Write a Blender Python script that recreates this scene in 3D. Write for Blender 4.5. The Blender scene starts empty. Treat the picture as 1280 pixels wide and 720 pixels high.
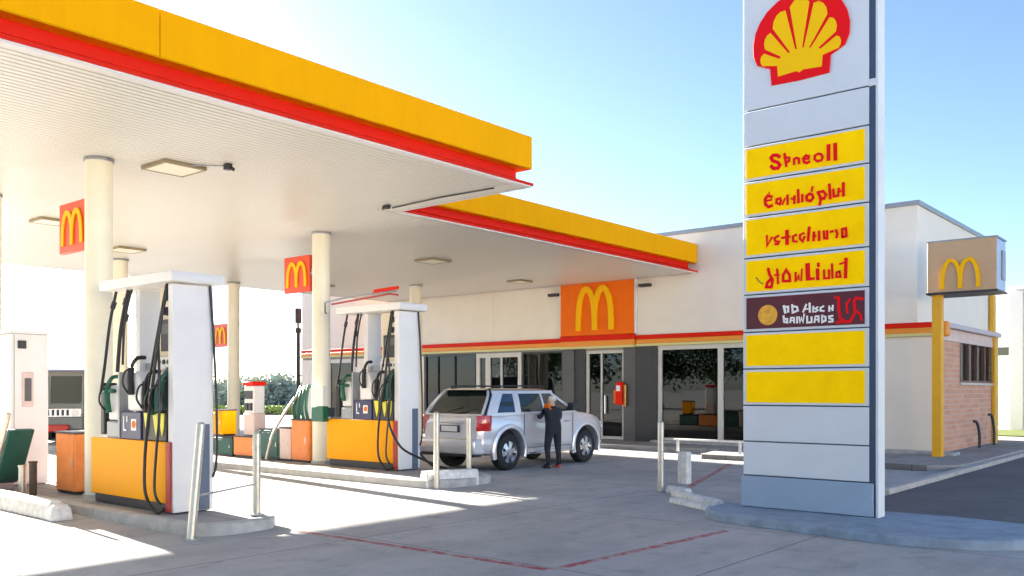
import bpy, bmesh, math, random
from math import radians as R, sin, cos, pi
from mathutils import Vector, Matrix
random.seed(7)
scene = bpy.context.scene
col = scene.collection

# ------------------------------------------------------------------ camera, sky, sun, exposure
cam_d = bpy.data.cameras.new("camera"); cam = bpy.data.objects.new("camera", cam_d); col.objects.link(cam)
cam.location = (0, 0, 1.8); cam.rotation_euler = (R(90), 0, R(39.95))
cam_d.sensor_width = 36; cam_d.lens = 31.56; cam_d.shift_y = 0.0992
cam_d.clip_start = 0.05; cam_d.clip_end = 4000
scene.camera = cam
SUN_ELEV = 16.6
SUN_TRAVEL = Vector((1.0, -0.12))            # horizontal direction in which the light travels
world = bpy.data.worlds.new("World"); scene.world = world; world.use_nodes = True
wn = world.node_tree; wn.nodes.clear()
sky = wn.nodes.new('ShaderNodeTexSky'); sky.sky_type = 'NISHITA'; sky.sun_disc = False
sky.sun_elevation = R(SUN_ELEV)
to_sun = Vector((-SUN_TRAVEL.x, -SUN_TRAVEL.y)).normalized()
sky.sun_rotation = math.atan2(to_sun.x, to_sun.y)
sky.air_density = 0.6; sky.dust_density = 0.6; sky.ozone_density = 3.2
bg = wn.nodes.new('ShaderNodeBackground'); bg.inputs['Strength'].default_value = 0.051
wo = wn.nodes.new('ShaderNodeOutputWorld')
tint = wn.nodes.new('ShaderNodeMix'); tint.data_type = 'RGBA'; tint.blend_type = 'MULTIPLY'; tint.inputs['Factor'].default_value = 1
tint.inputs['B'].default_value = (1.02, .93, .82, 1)
wn.links.new(sky.outputs[0], tint.inputs['A']); wn.links.new(tint.outputs['Result'], bg.inputs[0]); wn.links.new(bg.outputs[0], wo.inputs[0])
sd = bpy.data.lights.new("sun", 'SUN'); sd.energy = 5.0; sd.angle = R(0.5); sd.color = (1.0, 0.92, 0.80)
sun = bpy.data.objects.new("sun", sd); col.objects.link(sun)
ce = cos(R(SUN_ELEV))
trav = Vector((-to_sun.x*ce, -to_sun.y*ce, -sin(R(SUN_ELEV))))
sun.rotation_euler = trav.to_track_quat('-Z', 'Y').to_euler()
sun.location = (-40, 0, 30)
scene.view_settings.view_transform = 'Standard'; scene.view_settings.look = 'None'
scene.view_settings.gamma = 1; scene.view_settings.exposure = 3.15
scene.view_settings.use_curve_mapping = False

# ------------------------------------------------------------------ materials
MATS = {}
def mat(name, color, rough=0.5, metal=0.0, var=0.0, scale=3.0, bump=0.0, bscale=40.0, coat=0.0, spec=None, emit=None):
    if name in MATS: return MATS[name]
    m = bpy.data.materials.new(name); m.use_nodes = True; nt = m.node_tree
    b = nt.nodes['Principled BSDF']
    b.inputs['Base Color'].default_value = (*color, 1); b.inputs['Roughness'].default_value = rough
    b.inputs['Metallic'].default_value = metal
    if coat: b.inputs['Coat Weight'].default_value = coat; b.inputs['Coat Roughness'].default_value = .08
    if spec is not None: b.inputs['Specular IOR Level'].default_value = spec
    if emit: b.inputs['Emission Color'].default_value = (*color, 1); b.inputs['Emission Strength'].default_value = emit
    tc = nt.nodes.new('ShaderNodeTexCoord')
    if var:
        n = nt.nodes.new('ShaderNodeTexNoise'); n.inputs['Scale'].default_value = scale; n.inputs['Detail'].default_value = 8; n.inputs['Roughness'].default_value = .65
        nt.links.new(tc.outputs['Object'], n.inputs['Vector'])
        r = nt.nodes.new('ShaderNodeValToRGB'); r.color_ramp.elements[0].position = .3; r.color_ramp.elements[1].position = .7
        lo = [max(0, c*(1-var)) for c in color]; hi = [min(1, c*(1+var*.6)) for c in color]
        r.color_ramp.elements[0].color = (*lo, 1); r.color_ramp.elements[1].color = (*hi, 1)
        nt.links.new(n.outputs['Fac'], r.inputs['Fac']); nt.links.new(r.outputs['Color'], b.inputs['Base Color'])
        mr = nt.nodes.new('ShaderNodeMapRange'); mr.inputs['To Min'].default_value = max(.02, rough-.12); mr.inputs['To Max'].default_value = min(1, rough+.12)
        nt.links.new(n.outputs['Fac'], mr.inputs['Value']); nt.links.new(mr.outputs[0], b.inputs['Roughness'])
    if bump:
        n2 = nt.nodes.new('ShaderNodeTexNoise'); n2.inputs['Scale'].default_value = bscale; n2.inputs['Detail'].default_value = 5
        nt.links.new(tc.outputs['Object'], n2.inputs['Vector'])
        bp = nt.nodes.new('ShaderNodeBump'); bp.inputs['Strength'].default_value = bump; bp.inputs['Distance'].default_value = .02
        nt.links.new(n2.outputs['Fac'], bp.inputs['Height']); nt.links.new(bp.outputs[0], b.inputs['Normal'])
    MATS[name] = m; return m

def ground_mat(name, base, joints=True, jx=4.2, jy=3.6, dark=.75):
    m = bpy.data.materials.new(name); m.use_nodes = True; nt = m.node_tree; b = nt.nodes['Principled BSDF']
    tc = nt.nodes.new('ShaderNodeTexCoord'); P_ = tc.outputs['Object']
    def noise(sc, det=8, ro=.6, stretch=None):
        n = nt.nodes.new('ShaderNodeTexNoise'); n.inputs['Scale'].default_value = sc; n.inputs['Detail'].default_value = det; n.inputs['Roughness'].default_value = ro
        if stretch:
            mp = nt.nodes.new('ShaderNodeMapping'); mp.inputs['Scale'].default_value = stretch
            nt.links.new(P_, mp.inputs['Vector']); nt.links.new(mp.outputs[0], n.inputs['Vector'])
        else: nt.links.new(P_, n.inputs['Vector'])
        return n.outputs['Fac']
    def ramp(f, stops):
        r = nt.nodes.new('ShaderNodeValToRGB'); e = r.color_ramp.elements
        e[0].position, e[1].position = stops[0][0], stops[-1][0]
        e[0].color = (*[stops[0][1]]*3, 1); e[1].color = (*[stops[-1][1]]*3, 1)
        for p, v in stops[1:-1]: k = e.new(p); k.color = (v, v, v, 1)
        nt.links.new(f, r.inputs['Fac']); return r.outputs['Color']
    def mul(a, c):
        x = nt.nodes.new('ShaderNodeMix'); x.data_type = 'RGBA'; x.blend_type = 'MULTIPLY'; x.inputs['Factor'].default_value = 1
        nt.links.new(a, x.inputs['A']); nt.links.new(c, x.inputs['B']); return x.outputs['Result']
    rgb = nt.nodes.new('ShaderNodeRGB'); rgb.outputs[0].default_value = (*base, 1); c = rgb.outputs[0]
    c = mul(c, ramp(noise(.35, 6), [(.3, dark), (.6, 1.0)]))
    c = mul(c, ramp(noise(1.6, 8, .7, (1, .35, 1)), [(.35, .82), (.55, 1.0), (.75, 1.08)]))
    c = mul(c, ramp(noise(28, 6, .7), [(.3, .86), (.7, 1.08)]))
    c = mul(c, ramp(noise(2.6, 2, .5), [(.58, 1.0), (.70, .84), (.85, .75)]))
    v = nt.nodes.new('ShaderNodeTexVoronoi'); v.inputs['Scale'].default_value = 260
    nt.links.new(P_, v.inputs['Vector']); c = mul(c, ramp(v.outputs['Distance'], [(0, .84), (.6, 1.05)]))
    h = noise(60, 6)
    if joints:
        sx = nt.nodes.new('ShaderNodeSeparateXYZ'); nt.links.new(P_, sx.inputs[0])
        def line(o, step, w=.012):
            a = nt.nodes.new('ShaderNodeMath'); a.operation = 'PINGPONG'; a.inputs[1].default_value = step/2; nt.links.new(o, a.inputs[0])
            g = nt.nodes.new('ShaderNodeMath'); g.operation = 'GREATER_THAN'; g.inputs[1].default_value = w; nt.links.new(a.outputs[0], g.inputs[0])
            k = nt.nodes.new('ShaderNodeMapRange'); k.inputs['To Min'].default_value = .45; nt.links.new(g.outputs[0], k.inputs['Value']); return k.outputs[0]
        c = mul(c, line(sx.outputs['X'], jx)); c = mul(c, line(sx.outputs['Y'], jy))
    nt.links.new(c, b.inputs['Base Color'])
    b.inputs['Roughness'].default_value = .8
    bp = nt.nodes.new('ShaderNodeBump'); bp.inputs['Strength'].default_value = .35; bp.inputs['Distance'].default_value = .01
    nt.links.new(h, bp.inputs['Height']); nt.links.new(bp.outputs[0], b.inputs['Normal'])
    return m

def brick_mat(name, c1, c2, mortar, sx=1.0):
    m = bpy.data.materials.new(name); m.use_nodes = True; nt = m.node_tree; b = nt.nodes['Principled BSDF']
    tc = nt.nodes.new('ShaderNodeTexCoord'); sp = nt.nodes.new('ShaderNodeSeparateXYZ'); cb = nt.nodes.new('ShaderNodeCombineXYZ')
    nt.links.new(tc.outputs['Object'], sp.inputs[0])
    ad = nt.nodes.new('ShaderNodeMath'); ad.operation = 'ADD'; nt.links.new(sp.outputs['X'], ad.inputs[0]); nt.links.new(sp.outputs['Y'], ad.inputs[1])
    nt.links.new(ad.outputs[0], cb.inputs['X']); nt.links.new(sp.outputs['Z'], cb.inputs['Y'])
    br = nt.nodes.new('ShaderNodeTexBrick'); br.inputs['Scale'].default_value = 1; br.inputs['Brick Width'].default_value = .42; br.inputs['Row Height'].default_value = .14
    br.inputs['Mortar Size'].default_value = .012; br.inputs['Color1'].default_value = (*c1, 1); br.inputs['Color2'].default_value = (*c2, 1); br.inputs['Mortar'].default_value = (*mortar, 1)
    nt.links.new(cb.outputs[0], br.inputs['Vector']); nt.links.new(br.outputs['Color'], b.inputs['Base Color']); b.inputs['Roughness'].default_value = .85
    bp = nt.nodes.new('ShaderNodeBump'); bp.inputs['Strength'].default_value = .5; bp.inputs['Distance'].default_value = .02; bp.invert = True
    nt.links.new(br.outputs['Fac'], bp.inputs['Height']); nt.links.new(bp.outputs[0], b.inputs['Normal'])
    return m

def glass_mat(name, tint=(.5, .55, .55), ior=1.52, trans=.4):
    m = bpy.data.materials.new(name); m.use_nodes = True; nt = m.node_tree; nt.nodes.clear()
    o = nt.nodes.new('ShaderNodeOutputMaterial'); mx = nt.nodes.new('ShaderNodeMixShader'); t = nt.nodes.new('ShaderNodeBsdfTransparent')
    g = nt.nodes.new('ShaderNodeBsdfGlossy'); g.inputs['Roughness'].default_value = .015; g.inputs['Color'].default_value = (.95, .97, 1, 1)
    t.inputs['Color'].default_value = (*[c*trans for c in tint], 1)
    fr = nt.nodes.new('ShaderNodeFresnel'); fr.inputs['IOR'].default_value = ior
    tc = nt.nodes.new('ShaderNodeTexCoord'); n = nt.nodes.new('ShaderNodeTexNoise'); n.inputs['Scale'].default_value = .7; n.inputs['Detail'].default_value = 1
    bp = nt.nodes.new('ShaderNodeBump'); bp.inputs['Strength'].default_value = .04; bp.inputs['Distance'].default_value = .1
    nt.links.new(tc.outputs['Object'], n.inputs['Vector']); nt.links.new(n.outputs['Fac'], bp.inputs['Height']); nt.links.new(bp.outputs[0], g.inputs['Normal'])
    nt.links.new(fr.outputs[0], mx.inputs[0]); nt.links.new(t.outputs[0], mx.inputs[1]); nt.links.new(g.outputs[0], mx.inputs[2]); nt.links.new(mx.outputs[0], o.inputs[0])
    return m

M_conc = ground_mat('forecourt_concrete', (.47, .46, .445))
M_asph = ground_mat('asphalt', (.13, .133, .14), joints=False)
M_path = ground_mat('path_concrete', (.36, .35, .34), True, 1.5, 1.5)
M_kerb = mat('kerb_concrete', (.46, .45, .43), .85, var=.25, scale=5, bump=.4)
M_kerbw = mat('kerb_white_paint', (.72, .71, .68), .7, var=.3, scale=9, bump=.5)
M_kerbb = mat('plinth_blue_paint', (.25, .33, .42), .7, var=.3, scale=4, bump=.3)
M_yellow = mat('yellow_fascia', (1.0, .43, .0), .6, var=.05, scale=1.2, spec=.05)
def streaks(m, amount=.12):
    nt = m.node_tree; b = nt.nodes['Principled BSDF']; src = b.inputs['Base Color'].links[0].from_socket
    tc = nt.nodes.new('ShaderNodeTexCoord'); mp = nt.nodes.new('ShaderNodeMapping'); mp.inputs['Scale'].default_value = (5, 5, .35)
    n = nt.nodes.new('ShaderNodeTexNoise'); n.inputs['Scale'].default_value = 2.2; n.inputs['Detail'].default_value = 6
    r = nt.nodes.new('ShaderNodeMapRange'); r.inputs['From Min'].default_value = .42; r.inputs['From Max'].default_value = .62; r.inputs['To Min'].default_value = 1; r.inputs['To Max'].default_value = 1-amount
    x = nt.nodes.new('ShaderNodeMix'); x.data_type = 'RGBA'; x.blend_type = 'MULTIPLY'; x.inputs['Factor'].default_value = 1
    nt.links.new(tc.outputs['Object'], mp.inputs[0]); nt.links.new(mp.outputs[0], n.inputs['Vector']); nt.links.new(n.outputs['Fac'], r.inputs['Value'])
    nt.links.new(src, x.inputs['A']); nt.links.new(r.outputs[0], x.inputs['B']); nt.links.new(x.outputs['Result'], b.inputs['Base Color'])
streaks(M_yellow, .025)
M_red = mat('red_fascia', (.74, .014, .0), .5, var=.06, scale=1.5, spec=.18)
M_orange = mat('orange_panel', (.95, .17, .005), .5, var=.05, spec=.15)
M_stry = mat('stripe_orange', (.86, .30, .02), .4, var=.04)
M_lime = mat('stripe_pale', (.70, .62, .25), .5)
M_soffit = mat('soffit_white', (.76, .72, .64), .36, var=.02, scale=.4, spec=.5)
M_roof = mat('roof_grey', (.35, .35, .36), .8, var=.2)
M_colw = mat('column_cream', (.84, .78, .62), .4, var=.08, scale=2)
M_white = mat('white_panel', (.80, .77, .74), .35, var=.05, scale=2)
M_wall = mat('store_wall', (.87, .79, .67), .6, var=.05, scale=1.1, bump=.06, bscale=18)
M_wallseam = mat('wall_seam', (.3, .29, .28), .8)
M_cream = mat('cream_back', (.74, .64, .46), .5, var=.06)
M_dark = mat('dark_trim', (.03, .03, .035), .45, var=.2)
M_black = mat('black_rubber', (.012, .012, .013), .45)
M_grey = mat('grey_metal', (.33, .34, .36), .4, .3, var=.1)
M_steel = mat('steel_post', (.60, .57, .50), .38, .75, var=.2, scale=8)
M_navy = mat('navy_panel', (.02, .025, .09), .35, var=.1)
M_pyel = mat('pump_yellow', (1.0, .40, .0), .45, var=.04, spec=.1)
M_pred = mat('pump_red', (.42, .03, .02), .35)
M_green = mat('green_plastic', (.01, .12, .06), .4, var=.2)
M_dgreen = mat('dark_green_panel', (.015, .09, .07), .5, var=.25)
M_lyel = mat('label_yellow', (.85, .75, .03), .4)
M_oranged = mat('orange_cabinet', (.88, .26, .05), .5, var=.15, scale=5)
M_pink = mat('pale_pink_panel', (.72, .55, .50), .5, var=.1)
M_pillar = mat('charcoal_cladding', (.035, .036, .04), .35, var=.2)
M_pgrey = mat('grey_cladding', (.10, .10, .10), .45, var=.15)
M_frame = mat('window_frame', (.62, .60, .54), .4, var=.06)
M_logored = mat('logo_red', (.85, .004, .008), .5, spec=.15)
M_logoyel = mat('logo_yellow', (.98, .56, .0), .5, spec=.15)
M_arch = mat('arch_yellow', (1.0, .52, .0), .45, spec=.15)
M_signb = mat('sign_blue_grey', (.66, .70, .74), .5, var=.04, scale=2, spec=.3)
M_signb2 = mat('sign_base_panel', (.30, .40, .52), .45, var=.08, scale=2)
M_signy_glow = mat('sign_yellow_glow', (1.0, .60, .0), .5, var=.12, scale=2.5, spec=.05, emit=.02)  # faint glow added to brighten the yellow panels, no lamp behind them
M_signd = mat('sign_seam', (.05, .08, .14), .5)
M_maroon = mat('maroon_panel', (.10, .004, .02), .4, var=.3, scale=4)
M_gold = mat('gold_disc', (.85, .42, .03), .4, var=.3, scale=14)
M_text = mat('text_white', (.9, .86, .84), .5)
M_tan = mat('tan_sign_face', (.58, .38, .21), .45, var=.06)
M_signside = mat('sign_side_blue', (.40, .52, .72), .4)
M_brick = brick_mat('pink_brick', (.70, .38, .25), (.60, .30, .19), (.64, .48, .40))
M_lilac = mat('lilac_render', (.58, .52, .55), .7, var=.05)
M_glass = glass_mat('store_glass')
M_line = mat('red_line_paint', (.36, .10, .10), .8, var=.3, scale=6)
_r = [n for n in M_line.node_tree.nodes if n.type == 'VALTORGB'][0].color_ramp
_r.elements[0].position = .42; _r.elements[1].position = .62; _r.elements[0].color = (.34, .07, .075, 1); _r.elements[1].color = (.42, .36, .33, 1)
M_lamp = mat('lamp_diffuser', (.85, .80, .62), .4)
M_carp = mat('silver_paint', (.72, .71, .74), .28, .45, coat=1.0)
M_carg = mat('car_glass', (.012, .022, .018), .04, spec=.9)
M_carb = mat('car_glass_blue', (.015, .035, .09), .05, spec=.9)
M_tyre = mat('tyre', (.018, .018, .018), .8, bump=.4)
M_rim = mat('alloy_rim', (.6, .6, .62), .25, .9)
M_lens = mat('red_lens', (.55, .01, .012), .12, coat=1)
M_chrome = mat('bright_trim', (.75, .76, .78), .15, .9)
M_skin = mat('skin', (.55, .32, .22), .55)
M_cloth = mat('black_cloth', (.022, .024, .032), .9, bump=.5, bscale=60)
M_hair = mat('pale_hair', (.70, .66, .60), .7)
M_shoe = mat('coral_shoe', (.55, .10, .08), .6)
M_bark = mat('bark', (.10, .07, .05), .9, var=.4, scale=12, bump=.6)
M_leaf = [mat('leaf_%s' % n, c, .6, var=.3, scale=2.5) for n, c in (('dark', (.025, .06, .02)), ('mid', (.045, .10, .03)), ('light', (.08, .15, .045)))]
M_leafhaze = [mat('haze_pale_leaf_%d' % n, c, .8, var=.2, scale=2.5) for n, c in enumerate(((.28, .33, .27), (.33, .39, .31), (.40, .46, .35)))]  # paler than the near leaves: distance haze is put into the colour
M_hedge = mat('hedge_leaf', (.30, .40, .10), .7, var=.3)
M_grass = mat('grass_blades', (.10, .13, .008), .8, var=.4, scale=3)
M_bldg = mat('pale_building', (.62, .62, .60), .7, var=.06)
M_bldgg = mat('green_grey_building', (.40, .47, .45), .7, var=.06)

# ------------------------------------------------------------------ mesh helpers
class MB:
    def __init__(s): s.v = []; s.f = []; s.m = []; s.mi = 0
    def add(s, vs, fs):
        o = len(s.v); s.v += [tuple(p) for p in vs]
        for f in fs: s.f.append(tuple(i+o for i in f)); s.m.append(s.mi)
        return s
    def box(s, x0, x1, y0, y1, z0, z1):
        return s.add([(x0,y0,z0),(x1,y0,z0),(x1,y1,z0),(x0,y1,z0),(x0,y0,z1),(x1,y0,z1),(x1,y1,z1),(x0,y1,z1)],
                     [(0,3,2,1),(4,5,6,7),(0,1,5,4),(1,2,6,5),(2,3,7,6),(3,0,4,7)])
    def prism(s, poly, a, b, axis='z'):
        def P(p, h): return (p[0], p[1], h) if axis == 'z' else ((p[0], h, p[1]) if axis == 'y' else (h, p[0], p[1]))
        n = len(poly); vs = [P(p, a) for p in poly]+[P(p, b) for p in poly]
        fs = [tuple(range(n-1, -1, -1)), tuple(range(n, 2*n))]+[(i, (i+1) % n, (i+1) % n+n, i+n) for i in range(n)]
        return s.add(vs, fs)
    def cyl(s, p, q, r, n=20, r2=None):
        p, q = Vector(p), Vector(q); d = (q-p).normalized(); a = d.orthogonal().normalized(); b = d.cross(a); r2 = r if r2 is None else r2
        vs = [p+(a*cos(2*pi*i/n)+b*sin(2*pi*i/n))*r for i in range(n)]+[q+(a*cos(2*pi*i/n)+b*sin(2*pi*i/n))*r2 for i in range(n)]
        return s.add(vs, [tuple(range(n-1, -1, -1)), tuple(range(n, 2*n))]+[(i, (i+1) % n, (i+1) % n+n, i+n) for i in range(n)])
    def tube(s, pts, r, n=8, smooth=True):
        P = [Vector(p) for p in pts]
        if smooth and len(P) > 2:
            Q = []
            for i in range(len(P)-1):
                p0 = P[max(i-1, 0)]; p1 = P[i]; p2 = P[i+1]; p3 = P[min(i+2, len(P)-1)]
                for k in range(6):
                    t = k/6; Q.append(.5*((2*p1)+(-p0+p2)*t+(2*p0-5*p1+4*p2-p3)*t*t+(-p0+3*p1-3*p2+p3)*t**3))
            Q.append(P[-1]); P = Q
        rings = []; up = None
        for i, p in enumerate(P):
            d = (P[min(i+1, len(P)-1)]-P[max(i-1, 0)]).normalized()
            a = d.orthogonal().normalized() if up is None else (up-d*up.dot(d)).normalized()
            up = a; b = d.cross(a); rings.append([p+(a*cos(2*pi*k/n)+b*sin(2*pi*k/n))*r for k in range(n)])
        vs = [v for rg in rings for v in rg]; fs = [tuple(range(n-1, -1, -1)), tuple((len(rings)-1)*n+k for k in range(n))]
        for i in range(len(rings)-1):
            for k in range(n): fs.append((i*n+k, i*n+(k+1) % n, (i+1)*n+(k+1) % n, (i+1)*n+k))
        return s.add(vs, fs)
    def ribbon(s, pts, w, y, t):
        """flat stroke in the xz plane, front at y, thickness t going to +y"""
        P = [Vector((p[0], p[1])) for p in pts]; L = []; Rr = []
        n = len(P); closed = (P[0]-P[-1]).length < 1e-4
        for i, p in enumerate(P):
            a = P[i-1] if i > 0 else (P[-2] if closed else None); b = P[i+1] if i < n-1 else (P[1] if closed else None)
            d1 = (p-a).normalized() if a is not None else (b-p).normalized(); d2 = (b-p).normalized() if b is not None else d1
            d = (d1+d2); d = d.normalized() if d.length > 1e-3 else d1
            nn = Vector((-d.y, d.x)); k = 1/max(.55, abs(nn.dot(Vector((-d1.y, d1.x))))); ex = Vector((0, 0))
            if not closed and i == 0: ex = -d*w*.3
            if not closed and i == n-1: ex = d*w*.3
            L.append(p+nn*w/2*k+ex); Rr.append(p-nn*w/2*k+ex)
        vs = []
        for i in range(n): vs += [(L[i].x, y, L[i].y), (Rr[i].x, y, Rr[i].y), (Rr[i].x, y+t, Rr[i].y), (L[i].x, y+t, L[i].y)]
        fs = []
        for i in range(n-1):
            a = 4*i; b = a+4
            fs += [(a, a+1, b+1, b), (a+1, a+2, b+2, b+1), (a+2, a+3, b+3, b+2), (a+3, a, b, b+3)]
        fs += [(0, 3, 2, 1), (4*n-4, 4*n-3, 4*n-2, 4*n-1)]
        return s.add(vs, fs)
    def loft(s, rings, cap=True, closed=True):
        n = len(rings[0]); vs = [p for r in rings for p in r]; fs = []
        for i in range(len(rings)-1):
            for k in range(n if closed else n-1): fs.append((i*n+k, i*n+(k+1) % n, (i+1)*n+(k+1) % n, (i+1)*n+k))
        if cap: fs += [tuple(range(n-1, -1, -1)), tuple((len(rings)-1)*n+k for k in range(n))]
        return s.add(vs, fs)
    def build(s, name, mats, parent=None, bevel=0, smooth=False, angle=35, normals=True):
        me = bpy.data.meshes.new(name); me.from_pydata(s.v, [], s.f)
        for m in (mats if isinstance(mats, (list, tuple)) else [mats]): me.materials.append(m)
        me.polygons.foreach_set('material_index', s.m)
        if normals:
            bm = bmesh.new(); bm.from_mesh(me); bmesh.ops.recalc_face_normals(bm, faces=bm.faces); bm.to_mesh(me); bm.free()
        if smooth: me.shade_smooth(); me.set_sharp_from_angle(angle=R(angle))
        o = bpy.data.objects.new(name, me); col.objects.link(o)
        if parent: o.parent = parent
        if bevel:
            b = o.modifiers.new('bevel', 'BEVEL'); b.width = bevel; b.segments = 2; b.limit_method = 'ANGLE'; b.angle_limit = R(40)
            me.shade_smooth(); me.set_sharp_from_angle(angle=R(50))
        return o
def tag(o, label, cat, group=None, kind=None):
    if label: o['label'] = label
    if cat: o['category'] = cat
    if group: o['group'] = group
    if kind: o['kind'] = kind
    return o
def structure(o): o['kind'] = 'structure'; return o
def thing(name, label, cat, loc=(0, 0, 0), rz=0, group=None):
    o = bpy.data.objects.new(name, None); col.objects.link(o); o.location = loc; o.rotation_euler = (0, 0, rz); o.empty_display_size = .2
    return tag(o, label, cat, group)
def copy_tree(o, label=None, loc=None, rz=None, parent=None):
    c = o.copy(); col.objects.link(c)
    if parent: c.parent = parent
    if label: c['label'] = label
    if loc is not None: c.location = loc
    if rz is not None: c.rotation_euler = (0, 0, rz)
    for ch in list(o.children): copy_tree(ch, parent=c)
    return c
def B(*a): return MB().box(*a)

def arch_points(w, h, k=18):
    """centre line of a letter m of two tall arches, width w, height h, starting bottom left"""
    pts = []
    for sgn in (-1, 1):
        cx = sgn*w/4
        for i in range(k+1):
            u = -1+2*i/k
            # nearly upright legs, rounded crown
            z = h*(1-abs(u)**3.2); x = cx+u*w/4*(.96)
            if (sgn == -1 and u > 0) or (sgn == 1 and u < 0): z = max(z, h*.04)
            if pts and abs(pts[-1][0]-x) < 1e-3 and abs(pts[-1][1]-z) < 1e-3: continue
            pts.append((x, z))
    return pts
def arches(w, h, stroke, y, t, cx=0, z0=0):
    mb = MB(); k = 22
    for sgn in (-1, 1):
        pts = []
        for i in range(k+1):
            a = pi*i/k; x = -cos(a); z = (sin(a))**.72
            # leg splay
            pts.append((cx+sgn*w/4+x*(w/4-.0)*1.0, z0+h*z))
        yy = y if sgn == -1 else y-.004
        mb.ribbon(pts, stroke, yy, t)
    return mb

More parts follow.
